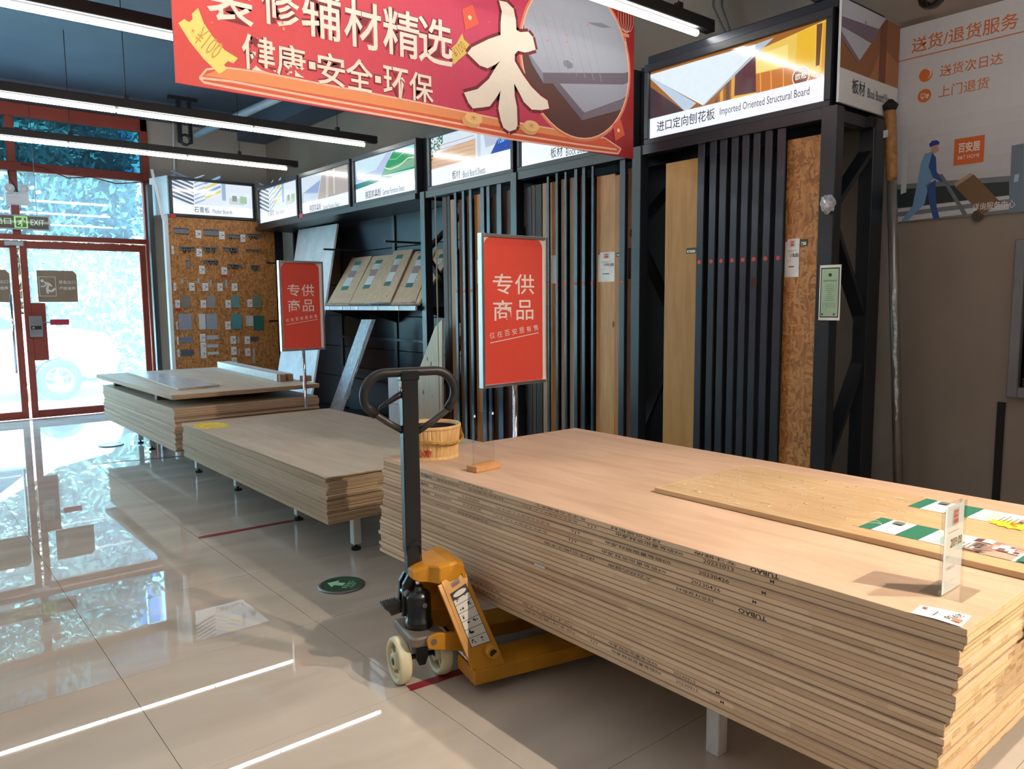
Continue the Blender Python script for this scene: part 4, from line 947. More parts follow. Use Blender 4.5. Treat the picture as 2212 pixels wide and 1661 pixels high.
# pump
UP = -.118
T(M().lathe([(.0, .205), (.050, .205), (.052, .212), (.052, .232), (.048, .236), (.048, .318), (.044, .334), (.030, .346), (.018, .350), (.018, .362), (.0, .362)], (UP, VC, 0), 28), 'pump_body', TB)
T(M().cyl((UP, VC, .355), (UP, VC, .405), .013, n=16), 'pump_piston', CHROME)
T(M().cyl((UP+.006, VC-.047, .300), (UP+.007, VC-.0525, .300), .009, n=14), 'pump_plug', ALU)
T(M().prism([(-.185, .155), (-.165, .138), (-.075, .138), (-.052, .16), (-.052, .35), (-.185, .35)], .168, .205, 'z'), 'pump_base', GREYM, bev=.006)
# steering wheels turned square to the forks
T(M().prism([(-.142, .172), (-.094, .172), (-.094, .09), (-.105, .06), (-.130, .06), (-.142, .09)], VC-.03, VC+.03, 'y'), 'wheel_fork', TB, bev=.003)
for u0 in (-.224, -.062):
    prof = [(.030, .000), (.072, .000), (.082, .004), (.087, .012), (.087, .038), (.082, .046), (.072, .050), (.030, .050)]
    wl = T(M().lathe([(.068, .004), (.078, .0), (.086, .006), (.088, .014), (.088, .036), (.086, .044), (.078, .050), (.068, .046)], (u0, VC, .088), 40, 'x', closed=True), 'wheel', NYL)
    hb = M().lathe([(.012, .0), (.030, .0), (.030, .050), (.012, .050)], (u0, VC, .088), 20, 'x', closed=True)
    for q in range(5):
        a = 2*PI*q/5+.3; d_ = Vector((0, math.cos(a), math.sin(a))); c0 = Vector((u0+.025, VC, .088))
        hb.beam(c0+d_*.026, c0+d_*.072, .014, .022, (1, 0, 0))
    hb.build('wheel_hub', NYL, wl, local=True)
    M().lathe([(.0, -.002), (.014, -.002), (.022, .004), (.022, .046), (.0, .052)], (u0, VC, .088), 16, 'x').build('bearing', mat('greasy steel', (60, 56, 50), .4, .7), wl, local=True)
T(M().cyl((-.22, VC, .088), (-.02, VC, .088), .010, n=12), 'axle', TB)
# tiller: square tube, loop handle, trigger
T(M().prism([(-.157, .30), (-.150, .36), (-.150, .47), (-.155, .50), (-.155, 1.142), (-.093, 1.142), (-.093, .50), (-.098, .47), (-.098, .40), (-.11, .32)], VC+.020, VC+.062, 'y'), 'tiller', TB, bev=.003)
T(M().prism([(-.178, .245), (-.172, .37), (-.150, .405), (-.13, .38), (-.14, .25)], VC+.012, VC+.030, 'y').prism([(-.178, .245), (-.172, .37), (-.150, .405), (-.13, .38), (-.14, .25)], VC+.054, VC+.072, 'y'), 'tiller_lug', TB, bev=.002)
T(M().cyl((-.16, VC+.005, .335), (-.16, VC+.078, .335), .013, n=14), 'tiller_pin', ALU)
ped = M().prism([(-.245, .287), (-.235, .297), (-.175, .300), (-.165, .285), (-.185, .255), (-.215, .250), (-.225, .268)], VC+.03, VC+.075, 'y'); T(ped, 'foot_pedal', TB, bev=.002)
for q in range(7): T(M().beam((-.243+.009*q, VC+.028, .2965+.0007*q), (-.243+.009*q, VC+.076, .2965+.0007*q), .004, .005), 'pedal_tread', RUBBER)
hv = VC+.041
def arc(cx_, cz_, r_, a0, a1, n=10): return [(cx_+r_*math.cos(math.radians(a0+(a1-a0)*i/n)), hv, cz_+r_*math.sin(math.radians(a0+(a1-a0)*i/n))) for i in range(n+1)]
loop = [(-.148, hv, .948), (-.200, hv, .980)]+[(-.250, hv, 1.015), (-.282, hv, 1.045)]+arc(-.212, 1.085, .082, 205, 90, 12)+arc(-.022, 1.085, .082, 90, -25, 12)+[(.028, hv, 1.015), (-.030, hv, .976), (-.095, hv, .940)]
T(M().tube(loop, .0125, 14), 'handle_bar', mat('grey steel tube', (70, 66, 62), .35, .5))
T(M().tube(loop[2:-2], .0172, 16), 'grip', mat('grip rubber', (28, 27, 27), .45, 0, .04))
T(M().box(-.160, -.088, hv-.024, hv+.024, 1.135, 1.172), 'handle_boss', TB, bev=.005)
lev = M(); lp = [(-.135, hv, 1.095), (-.17, hv, 1.078), (-.205, hv, 1.058), (-.232, hv, 1.044), (-.247, hv, 1.022)]
lev.tube(lp, .011, 8, rs=[.014, .012, .010, .007, .003]); T(lev, 'release_lever', TB)
T(M().tube([(-.15, hv, 1.10), (-.158, hv-.01, 1.12), (-.152, hv-.012, 1.14)], .006, 6), 'lever_spring', WHITE)
T(M().tube([(-.15, hv-.025, .50), (-.14, hv-.035, .515), (-.12, hv-.036, .53), (-.10, hv-.03, .51), (-.096, hv-.022, .45)], .0022, 6), 'release_chain', RUBBER)

# ================================================================== SIGN STANDS
def sign_stand(loc, w_, z0, z1, rot, label):
    t = thing('sign_stand', label, 'sign stand', (loc[0], loc[1], 0), rot, group='red chrome-framed sign stands')
    h = w_/2; fd = .018
    def L(m, name, mt, parent=t, bev=0.): return m.build(name, mt, parent, local=True, bev=bev)
    L(M().box(-h, -h+.018, -fd, fd, z0, z1).box(h-.018, h, -fd, fd, z0, z1).box(-h+.018, h-.018, -fd, fd, z0, z0+.018).box(-h+.018, h-.018, -fd, fd, z1-.018, z1), 'frame', mat('sign chrome', (228, 228, 232), .28, 1., .02), bev=.002)
    pn = L(M().box(-h+.018, h-.018, -.006, .006, z0+.018, z1-.018), 'poster_panel', WHITE)
    O = Vector((0, 0, 0)); P = Print((O, Vector((1, 0, 0)), Vector((0, 0, 1)), Vector((0, -1, 0))), .0062)
    a, b = -h+.018, h-.018; c_, d_ = z0+.018, z1-.018
    P.rect(a, c_, b, d_, (226, 214, 206))
    rr = .05; x0, x1 = a+.006, b-.018; pts = [(x0, c_), (x1, c_)]
    pts += [(x1-rr+rr*math.cos(t_), d_-rr+rr*math.sin(t_)) for t_ in [PI/2*i/8 for i in range(9)]]
    pts += [(x0+rr+rr*math.cos(t_), d_-rr+rr*math.sin(t_)) for t_ in [PI/2+PI/2*i/8 for i in range(9)]]
    P.poly(pts, (224, 82, 68))
    W = (240, 222, 214); wi = x1-x0; hh = d_-c_
    fx = lambda f: x0+wi*f
    fz = lambda f: d_-hh*f
    for (s_, l, r_, bo, to) in (('专', .14, .47, .385, .245), ('供', .51, .85, .385, .245), ('商', .14, .46, .565, .425), ('品', .53, .83, .565, .425)):
        P.text(s_, (fx(l), fz(bo)), (fx(r_), fz(bo)), hh*(bo-to), W, .006)
    for i, s_ in enumerate('仅在百安居有售'):
        z = fz(.69-.007*i); P.text(s_, (fx(.08+.125*i), z), (fx(.165+.125*i), z+.006), hh*.042, W)
    P.line((fx(.08), fz(.715)), (fx(.92), fz(.66)), .004, W)
    P.build('printed_face', pn, PAPERG)
    L(M().cyl((0, 0, .012), (0, 0, z0), .0145, n=18), 'pole', CHROME)
    L(M().box(-.10, .10, -.10, .10, 0, .012), 'base_plate', CHROME, bev=.003)
    return t
sign_stand((2.755, 3.31), .50, .955, 1.788, math.radians(3), 'large red sign stand between the foreground and middle stacks')
sign_stand((2.775, 6.135), .40, 1.027, 1.777, math.radians(2), 'smaller-looking red sign stand between the middle and far stacks')

# ================================================================== FLOOR MARKS
def tape(name_pts, label):
    m = M(); m.add([(x, y, .0012) for x, y in name_pts], [tuple(range(len(name_pts)))]); o = m.build('floor_tape', mat('dark red floor tape', (150, 36, 52), .35, 0, .08, 30)); tag(o, label, 'floor tape', 'red tape strips on the floor')
tape([(1.427, 4.774), (2.06, 4.742), (2.06, 4.70), (1.421, 4.728)], 'red tape strip on the tiles under the middle stack')
tape([(1.424, 2.356), (1.80, 2.325), (1.80, 2.28), (1.414, 2.312)], 'red tape strip on the tiles beside the pallet truck wheels')
tape([(1.48, 7.655), (2.14, 7.50), (2.14, 7.46), (1.48, 7.61)], 'faint red tape strip on the tiles below the far stack')
def floor_disc(x, y, r_, label, green=True):
    t = thing('floor_exit_disc', label, 'floor sign', (x, y, 0), group='round exit arrows set in the floor')
    M().lathe([(0, .0005), (r_, .0005), (r_*.99, .006), (r_*.84, .010), (r_*.82, .0075), (0, .0075)], (x, y, 0), 48).build('steel_ring', mat('worn steel', (128, 130, 132), .35, .8, .06), t)
    p = Print('z', .0076, .0003); p.disc(x, y, r_*.82, r_*.82, (18, 84, 56), 40)
    d1 = Vector((-.62, .785)); d2 = Vector((.785, .62))     # arrow towards the doors
    Q = lambda a, b: (x+d1.x*a*r_+d2.x*b*r_, y+d1.y*a*r_+d2.y*b*r_)
    c = (176, 222, 190)
    p.poly([Q(.66, 0), Q(.26, .40), Q(.26, .17), Q(-.12, .17), Q(-.12, -.17), Q(.26, -.17), Q(.26, -.40)], c)
    A, B = Q(-.42, -.42), Q(-.42, .42); p.text('安全出口', A, B, .26*r_, c, .01); A, B = Q(-.62, -.28), Q(-.62, .28); p.text('EXIT', A, B, .14*r_, c)
    p.build('printed_face', t, PAPERG)
floor_disc(1.716, 3.448, .118, 'green exit arrow disc in the floor beside the pallet truck')
floor_disc(1.754, 8.561, .118, 'green exit arrow disc in the floor near the glass doors')

# ================================================================== BOARD RACK (three bays along the right wall)
XF = 3.94
rk = thing('display_rack', 'black steel rack of sample boards along the right wall', 'rack', (4.25, 4.0, 0))
YB = (2.09, 3.44, 4.70, 6.0)
for i, y in enumerate(YB):
    w_ = .075 if i else .085
    M().box(XF-.03, XF+.05, y-w_/2+(.03 if i == 0 else 0), y+w_/2+(.03 if i == 0 else 0), 0, 2.424).build('front_post', DARKBAR, rk, bev=.003)
    M().box(4.35, 4.49, y-.0 if i == 0 else y-.04, y+.08 if i == 0 else y+.04, 0, 2.424).build('back_post', BLACK, rk, bev=.003)
    z = [(4.47, 2.33), (3.96, 1.88), (4.46, 1.20), (3.97, .42), (4.45, .05)]
    for (a, b) in zip(z, z[1:]):
        M().beam((a[0], y+.05, a[1]), (b[0], y+.05, b[1]), .03, .075, (0, 1, 0)).build('brace', BLACK, rk)
    M().box(XF+.05, 4.45, y+.02, y+.08, 2.36, 2.42).build('top_cross_bar', BLACK, rk)
M().box(XF-.02, XF+.05, 2.09, 6.0, 2.365, 2.424).build('top_rail', DARKBAR, rk)
M().box(4.30, 4.36, 2.09, 6.0, 2.365, 2.424).build('hanging_rail', BLACK, rk)
M().box(XF, 4.5, 2.17, 6.0, .0, .09).build('base_tray', BLACK, rk)
for a, b in ((2.55, 3.40), (3.48, 4.66), (4.74, 5.96)): M().box(4.545, 4.56, a, b, .09, 2.40).build('back_panel_or_shade', mat('rack gap shade', (24, 24, 27), .6), rk)  # dark sheets added to stand for the shade in the gaps

W_ = {
 'osb': osb('oriented strand board'),
 'mdf': wood('golden board', (172, 124, 66), (190, 142, 82), 2, 2, .45, 10),
 'pine': wood('knotty pine', (188, 134, 78), (212, 160, 100), 2, 2.5, .45, 10, knots=9),
 'pine2': wood('deeper pine', (166, 108, 60), (186, 128, 74), 2, 2.5, .45, 10),
 'orange': wood('orange board', (178, 116, 58), (200, 138, 76), 2, 2.5, .45, 10),
 'tan': wood('tan board', (170, 134, 100), (188, 152, 118), 2, 2, .5, 10),
 'beige': wood('beige board', (178, 162, 142), (190, 174, 154), 2, 2, .5, 10),
 'brown': wood('brown board', (128, 88, 62), (146, 104, 76), 2, 2.5, .5, 10),
 'dbrown': wood('dark brown board', (70, 46, 36), (88, 60, 46), 2, 2.5, .5, 10),
 'black': wood('blackened board', (44, 34, 30), (58, 44, 38), 2, 2.5, .5, 10),
 'red': wood('red brown board', (66, 32, 26), (82, 42, 32), 2, 2.5, .5, 10),
}
CNAME = {'osb': 'flaked strand', 'mdf': 'golden', 'pine': 'knotty pine', 'pine2': 'deeper pine', 'orange': 'orange', 'tan': 'tan', 'beige': 'beige', 'brown': 'brown', 'dbrown': 'dark brown', 'black': 'blackened', 'red': 'red brown'}
DOT = mat('red sticker dot', (204, 66, 60), .5)
def leaf(n, bay, board, bar, dot=None):
    """one swinging sample leaf: a board behind a steel edge bar"""
    ys = [-q[0] for q in (board[1][:2] if board else bar[0][:2])]
    col = CNAME[board[0]] if board else None
    lab = (nth(n)+' sample leaf from the left in the '+bay+' rack bay'+((', '+col+' board') if col else ', dark steel edge'))
    t = thing('sample_leaf', lab, 'sample board', (XF+.05, sum(ys)/2, .09), group='swinging sample boards in the rack')
    if board:
        k, pts = board[0], board[1]; y1, y0, zt = -pts[0][0], -pts[1][0], pts[2][1]
        M().box(3.968, 3.986, y0, y1, .095, zt).build('board', W_[k], t, bev=.001)
    if bar:
        pts, br = bar; y1, y0, zt = -pts[0][0], -pts[1][0], pts[2][1]
        M().box(XF-.005, XF+.010, y0, y1, .095, zt).build('edge_bar', FRAME if br else DARKBAR, t, bev=.002)
        if dot:
            M().cyl((XF-.0052, (y0+y1)/2, dot), (XF-.0064, (y0+y1)/2, dot), .013, n=14).build('red_dot', DOT, t)
    return t
# far bay, left to right
n = 0
for board, bar in (
 (('dbrown', [(-5.761, 2.163), (-5.696, 2.158), (-5.726, 2.354)]), None),
 (('black', [(-5.689, 2.157), (-5.646, 2.153), (-5.661, 2.355)]), None),
 (('tan', [(-5.639, 2.153), (-5.569, 2.147), (-5.599, 2.317)]), ([(-5.536, 2.142), (-5.502, 2.139), (-5.509, 2.368)], 1)),
 (('brown', [(-5.514, 2.142), (-5.459, 2.137), (-5.482, 2.304)]), ([(-5.42, 2.132), (-5.387, 2.129), (-5.401, 2.371)], 1)),
 (('brown', [(-5.392, 2.131), (-5.358, 2.128), (-5.373, 2.324)]), ([(-5.32, 2.123), (-5.281, 2.12), (-5.295, 2.374)], 1)),
 (('orange', [(-5.286, 2.122), (-5.196, 2.114), (-5.236, 2.32)]), ([(-5.159, 2.109), (-5.109, 2.105), (-5.128, 2.369)], 1)),
 (None, ([(-5.077, 2.102), (-5.034, 2.098), (-5.054, 2.368)], 1)),
 (('dbrown', [(-5.039, 2.101), (-4.978, 2.095), (-5.005, 2.302)]), ([(-4.943, 2.091), (-4.883, 2.085), (-4.908, 2.365)], 1)),
 (('red', [(-4.912, 2.09), (-4.777, 2.078), (-4.843, 2.309)]), ([(-4.737, 2.073), (-4.709, 2.07), (-4.722, 2.368)], 0)),
):
    n += 1; leaf(n, 'far', board, bar, 1.52)
n = 0
for board, bar in (
 (('black', [(-4.624, 2.096), (-4.552, 2.09), (-4.594, 2.302)]), None),
 (('dbrown', [(-4.547, 2.089), (-4.509, 2.086), (-4.529, 2.311)]), None),
 (('black', [(-4.504, 2.086), (-4.434, 2.079), (-4.47, 2.311)]), None),
 (('tan', [(-4.424, 2.078), (-4.376, 2.074), (-4.401, 2.31)]), ([(-4.34, 2.069), (-4.315, 2.067), (-4.329, 2.349)], 0)),
 (('orange', [(-4.335, 2.07), (-4.274, 2.065), (-4.303, 2.308)]), ([(-4.244, 2.06), (-4.218, 2.058), (-4.228, 2.36)], 0)),
 (('beige', [(-4.218, 2.06), (-4.179, 2.056), (-4.198, 2.315)]), ([(-4.149, 2.052), (-4.125, 2.049), (-4.139, 2.358)], 0)),
 (('beige', [(-4.125, 2.051), (-4.076, 2.047), (-4.1, 2.313)]), ([(-4.048, 2.042), (-4.014, 2.039), (-4.033, 2.363)], 1)),
 (('brown', [(-4.014, 2.041), (-3.995, 2.039), (-4.005, 2.317)]), ([(-3.967, 2.035), (-3.935, 2.032), (-3.954, 2.365)], 1)),
 (None, ([(-3.875, 2.027), (-3.852, 2.025), (-3.867, 2.36)], 1)),
 (('pine', [(-3.853, 2.026), (-3.676, 2.01), (-3.761, 2.289)]), None),
 (('pine2', [(-3.676, 2.01), (-3.634, 2.006), (-3.657, 2.275)]), ([(-3.608, 2.002), (-3.558, 1.998), (-3.586, 2.363)], 1)),
 (('brown', [(-3.562, 2.0), (-3.46, 1.991), (-3.516, 2.305)]), None),
):
    n += 1; lf = leaf(n, 'middle', board, bar, 1.55)
    if board and board[0] == 'pine': pine_leaf = lf
n = 0
for board, bar in (
 (('mdf', [(-3.24, 1.682), (-2.985, 1.67), (-3.125, 2.292)]), ([(-2.969, 1.668), (-2.92, 1.666), (-2.958, 2.372)], 1)),
 (None, ([(-2.881, 1.664), (-2.834, 1.662), (-2.874, 2.369)], 1)), (None, ([(-2.809, 1.661), (-2.761, 1.659), (-2.802, 2.371)], 1)), (None, ([(-2.73, 1.657), (-2.684, 1.655), (-2.725, 2.369)], 1)),
 (None, ([(-2.657, 1.654), (-2.612, 1.652), (-2.653, 2.37)], 1)), (None, ([(-2.584, 1.65), (-2.54, 1.648), (-2.583, 2.368)], 1)), (None, ([(-2.508, 1.647), (-2.464, 1.645), (-2.506, 2.365)], 1)),
 (None, ([(-2.432, 1.643), (-2.382, 1.641), (-2.431, 2.363)], 1)),
 (('osb', [(-2.388, 1.642), (-2.156, 1.631), (-2.282, 2.299)]), None),
):
    n += 1; lf = leaf(n, 'near', board, bar, 1.655)
    if board and board[0] == 'osb': osb_leaf = lf
# price cards pinned to sample boards
def price_card(q, x, price, label):
    (a, z1), (b, z0) = q; y1, y0 = -a, -b
    t = tag(M().box(x-.002, x, y0, y1, z0, z1).build('price_card', mat('white card', (236, 232, 226), .6)), label, 'price tag')
    w = y1-y0; h = z1-z0; p = Print('x', x-.0022, .0003); s0 = -y1
    p.rect(s0+w*.3, z1-h*.22, s0+w*.72, z1-h*.02, (206, 202, 198)).rect(s0+w*.4, z1-h*.19, s0+w*.62, z1-h*.12, (214, 90, 66)).rect(s0+w*.4, z1-h*.10, s0+w*.62, z1-h*.06, (214, 90, 66))
    p.rect(s0+w*.2, z1-h*.31, s0+w*.8, z1-h*.30, (110, 110, 110)).rect(s0+w*.2, z1-h*.345, s0+w*.6, z1-h*.335, (130, 130, 130))
    p.text(price, (s0+w*.38, z0+h*.52), (s0+w*.96, z0+h*.52), h*.10, (40, 38, 38), .01)
    for k in range(3): p.rect(s0+w*.15, z0+h*(.38+.03*k), s0+w*(.3+.1*k), z0+h*(.385+.03*k), (150, 150, 150))
    p.rect(s0+w*.3, z0+h*.26, s0+w*.68, z0+h*.285, (70, 70, 70)).rect(s0+w*.5, z0+h*.04, s0+w*.65, z0+h*.045, (150, 150, 150))
    p.build('printed_graphic', t, PAPER)
    M().cyl((x-.002, y1-w*.06, z1-h*.03), (x-.006, y1-w*.06, z1-h*.03), .008, n=12).build('red_pin', DOT, t)
price_card([(-3.836, 1.761), (-3.676, 1.556)], 3.967, '199.00', 'white price card reading 199.00 pinned to the knotty pine board')
price_card([(-2.382, 1.757), (-2.296, 1.546)], 3.967, '118.00', 'white price card reading 118.00 pinned to the strand board')
for q, lab in (([(-4.32, 1.766), (-4.269, 1.557)], 'white card half hidden on the orange sample board'), ([(-5.253, 1.776), (-5.199, 1.58)], 'white card half hidden on the far orange sample board')):
    (a, z1), (b, z0) = q; tag(M().box(3.965, 3.967, -b, -a, z0, z1).build('price_card', mat('white card', (236, 232, 226), .6)), lab, 'price tag')
for q, lab in (([(-3.067, 1.748), (-2.991, 1.713)], 'small green eco label on the golden sample board'), ([(-2.292, 1.751), (-2.25, 1.713)], 'small green eco label on the strand board'), ([(-3.664, 1.752), (-3.63, 1.725)], 'tiny eco label on the deeper pine board')):
    (a, z1), (b, z0) = q; o = tag(M().box(3.965, 3.967, -b, -a, z0, z1).build('eco_label', mat('green label', (56, 70, 40), .5)), lab, 'label')
    p = Print('x', 3.9648, .0003); h = z1-z0; p.rect(a+.006, z0+.006, b-.006, z0+h*.62, (206, 206, 190)).disc(a+(b-a)*.3, z0+h*.34, h*.13, h*.13, (40, 60, 40), 10); p.build('printed_graphic', o, PAPER)
# dark slipped price pouches on the brown board and steel bars
for q, lab in (([(-3.553, 1.777), (-3.456, 1.569)], 'dark plastic pouch on the brown board in the middle bay'), ([(-2.575, 1.551), (-2.537, 1.495)], 'dark tape patch on a steel edge in the near bay')):
    (a, z1), (b, z0) = q; x = 3.967 if 'pouch' in lab else 3.9345
    tag(M().box(x-.0015, x, -b, -a, z0, z1).build('dark_pouch', mat('smoky pouch', (58, 42, 36), .25), ), lab, 'pouch')

# certificate in a sleeve and cling film on the end post
q = [(-2.134, 1.601), (-2.017, 1.597), (-2.018, 1.31), (-2.131, 1.309)]
ct = thing('certificate', 'green printed certificate in a clear sleeve hung on the rack end post', 'certificate', (3.9, 2.1, q[2][1]))
yA, yB_, zA, zB = -q[0][0], -q[1][0], q[2][1], q[0][1]
M().box(3.898, 3.902, yB_, yA, zA, zB).build('white_sheet', mat('white card', (236, 232, 226), .6), ct)
p = Print('x', 3.8978, .0003); w = yA-yB_; h = zB-zA; s0 = -yA
p.rect(s0+w*.06, zA+h*.05, s0+w*.94, zB-h*.05, (38, 60, 50)).rect(s0+w*.10, zA+h*.07, s0+w*.90, zB-h*.07, (178, 204, 170))
p.disc(s0+w*.5, zB-h*.18, w*.08, w*.08, (50, 80, 60), 14).text('中国环保产品认证证书', (s0+w*.18, zB-h*.30), (s0+w*.82, zB-h*.30), h*.03, (60, 90, 66), .01)
rr = random.Random(6)
for k in range(9): L_ = rr.uniform(.1, .25); p.rect(s0+w*(.5-L_), zA+h*(.36+.035*k), s0+w*(.5+L_), zA+h*(.367+.035*k), (110, 140, 112))
for k in range(4): p.rect(s0+w*.2, zA+h*(.24+.022*k), s0+w*.8, zA+h*(.245+.022*k), (120, 150, 120))
p.disc(s0+w*.3, zA+h*.24, w*.08, w*.08, (190, 150, 130), 14).disc(s0+w*.3, zA+h*.24, w*.066, w*.066, (178, 204, 170), 14).rect(s0+w*.16, zA+h*.09, s0+w*.24, zA+h*.13, (60, 90, 66)).rect(s0+w*.72, zA+h*.09, s0+w*.80, zA+h*.13, (60, 90, 66))
p.build('printed_face', ct, PAPERG)
q = [(-2.096, 1.916)][0]
rr = random.Random(12); fm = M(); vs = []
for i in range(9):
    for j in range(12):
        a = PI*i/8; b = 2*PI*j/12; f = rr.uniform(.75, 1.15); vs.append((3.885+.03*math.sin(a)*math.cos(b)*f, -q[0]+.042*math.sin(a)*math.sin(b)*f, q[1]+.048*math.cos(a)*f))
fm.add(vs, [(i*12+j, i*12+(j+1) % 12, (i+1)*12+(j+1) % 12, (i+1)*12+j) for i in range(8) for j in range(12)], 0, False)
tag(fm.build('film_wad', mat('crumpled cling film', (176, 178, 186), .15, .0, .2, 60, spec=.9)), 'crumpled wad of clear film stuck on the rack end post', 'film')

# ---- lit signs on the rack ------------------------------------------
DKF = mat('lightbox frame grey', (44, 48, 54), .4, .1, .04, 6)
def lightbox(y0, y1, label, draw, z0=2.425, z1=2.925):
    t = thing('lightbox_sign', label, 'lightbox sign', (4.2, (y0+y1)/2, z0), group='backlit signs on top of the racks')
    M().box(XF+.012, 4.45, y0, y1, z0, z1).build('case', BLACK, t)
    f = .035
    M().box(XF-.012, XF+.014, y0, y1, z0, z0+f).box(XF-.012, XF+.014, y0, y1, z1-f-.012, z1).box(XF-.012, XF+.014, y0, y0+f, z0+f, z1-f-.012).box(XF-.012, XF+.014, y1-f, y1, z0+f, z1-f-.012).build('frame', DKF, t, bev=.003)
    a, b, c, d = -(y1-f), -(y0+f), z0+f, z1-f-.012
    p = Print('x', XF+.0115, .00012)
    p.rect(a, c, b, d, (232, 240, 248))
    draw(p, a, b, c, d)
    p.build('lit_face', t, BACKLIT)
    return t
INK = (52, 58, 78)
def clip_poly(pts, a, b, c, d): return [(min(b, max(a, x)), min(d, max(c, z))) for x, z in pts]
def d_osb(p, a, b, c, d):
    cl = lambda pts: clip_poly(pts, a, b, c, d)
    p.poly(cl([(-3.373, 2.898), (-2.132, 2.891), (-2.119, 2.545), (-3.368, 2.557)]), (150, 92, 34))
    p.poly(cl([(-2.608, 2.819), (-2.132, 2.879), (-2.121, 2.611), (-2.559, 2.661), (-2.615, 2.724)]), (224, 188, 84))
    p.poly(cl([(-2.599, 2.796), (-2.392, 2.807), (-2.389, 2.697), (-2.584, 2.697)]), (236, 210, 122))
    p.poly(cl([(-2.339, 2.853), (-2.233, 2.861), (-2.232, 2.684), (-2.344, 2.686)]), (222, 176, 40))
    p.poly(cl([(-2.228, 2.866), (-2.195, 2.866), (-2.205, 2.654), (-2.226, 2.654)]), (104, 66, 30)).poly(cl([(-2.192, 2.868), (-2.131, 2.867), (-2.121, 2.588), (-2.197, 2.586)]), (208, 150, 46))
    p.poly(cl([(-2.605, 2.696), (-2.347, 2.687), (-2.351, 2.567), (-2.604, 2.559)]), (186, 112, 42))
    for px in (1640, 1662, 1690): 
        pass
    for q in ([(-2.56, 2.694), (-2.553, 2.561)], [(-2.493, 2.691), (-2.486, 2.563)], [(-2.416, 2.688), (-2.412, 2.562)]): p.line(q[0], q[1], .006, (228, 168, 90))
    p.poly(cl([(-2.725, 2.729), (-2.593, 2.807), (-2.584, 2.59), (-2.741, 2.607)]), (74, 44, 52))
    p.poly(cl([(-2.747, 2.603), (-2.581, 2.595), (-2.58, 2.559), (-2.752, 2.563)]), (220, 168, 50))
    for k, q in enumerate(([(-2.869, 2.58), (-2.844, 2.631), (-2.842, 2.543), (-2.865, 2.542)], [(-2.828, 2.641), (-2.806, 2.663), (-2.803, 2.541), (-2.825, 2.54)], [(-2.787, 2.675), (-2.765, 2.691), (-2.761, 2.543), (-2.783, 2.542)], [(-2.749, 2.703), (-2.725, 2.723), (-2.728, 2.605), (-2.75, 2.604)])): p.poly(cl(q), (214, 156, 66) if k % 2 else (96, 66, 56))
    p.poly(cl([(-2.395, 2.564), (-2.25, 2.605), (-2.243, 2.563), (-2.383, 2.537)]), (190, 112, 40))
    p.poly(cl([(-3.371, 2.788), (-3.073, 2.576), (-3.126, 2.558), (-3.368, 2.557)]), (58, 40, 48))
    p.poly(cl([(-3.36, 2.838), (-3.073, 2.576), (-2.997, 2.616), (-3.36, 2.852)]), (178, 198, 216))
    p.poly(cl([(-3.361, 2.864), (-2.942, 2.863), (-2.594, 2.858), (-2.599, 2.809), (-2.949, 2.593), (-3.36, 2.849)]), (216, 228, 236))
    p.poly(cl([(-2.594, 2.858), (-2.478, 2.865), (-2.936, 2.593), (-2.949, 2.593), (-2.599, 2.816)]), (168, 182, 194))
    q = [(-2.309, 2.62)][0]; p.disc(q[0], q[1], .052, .052, (226, 214, 200)).disc(q[0], q[1], .046, .046, (110, 62, 34)).text('欧松', (q[0]-.032, q[1]-.016), (q[0]+.032, q[1]-.016), .034, (240, 232, 220), .01)
    p.rect(a, c, b, c+.128, (232, 236, 244))
    A, B = [(-3.302, 2.496), (-2.86, 2.493)]; p.text('进口定向刨花板', (A[0], c+.036), (B[0], c+.036), .066, INK, .008)
    A, B = [(-2.824, 2.486), (-2.256, 2.482)]; p.text('Imported Oriented Structural Board', (A[0], c+.04), (B[0], c+.04), .056, INK)
lightbox(2.13, 3.395, 'widest backlit sign, Imported Oriented Structural Board, at the near end', d_osb)
def d_block2(p, a, b, c, d):
    p.poly([(a, c+.18), (b, c+.18), (b, d), (a, d)], (206, 190, 176)); p.poly([(a, c+.25), (a+.55, c+.24), (a+.9, c+.34), (b, d), (a, d)], (222, 160, 96)); p.poly([(a, c+.36), (a+.6, c+.32), (b, c+.42), (b, d), (a, d)], (196, 110, 60))
    A, B = [(-4.313, 2.478), (-4.183, 2.472)]; p.text('板材', A, (B[0], A[1]), .075, INK, .008); A, B = [(-4.148, 2.471), (-3.779, 2.469)]; p.text('Block Board Sheets', A, (B[0], A[1]), .055, INK)
lightbox(3.487, 4.678, 'backlit block board sign half hidden behind the red banner', d_block2)
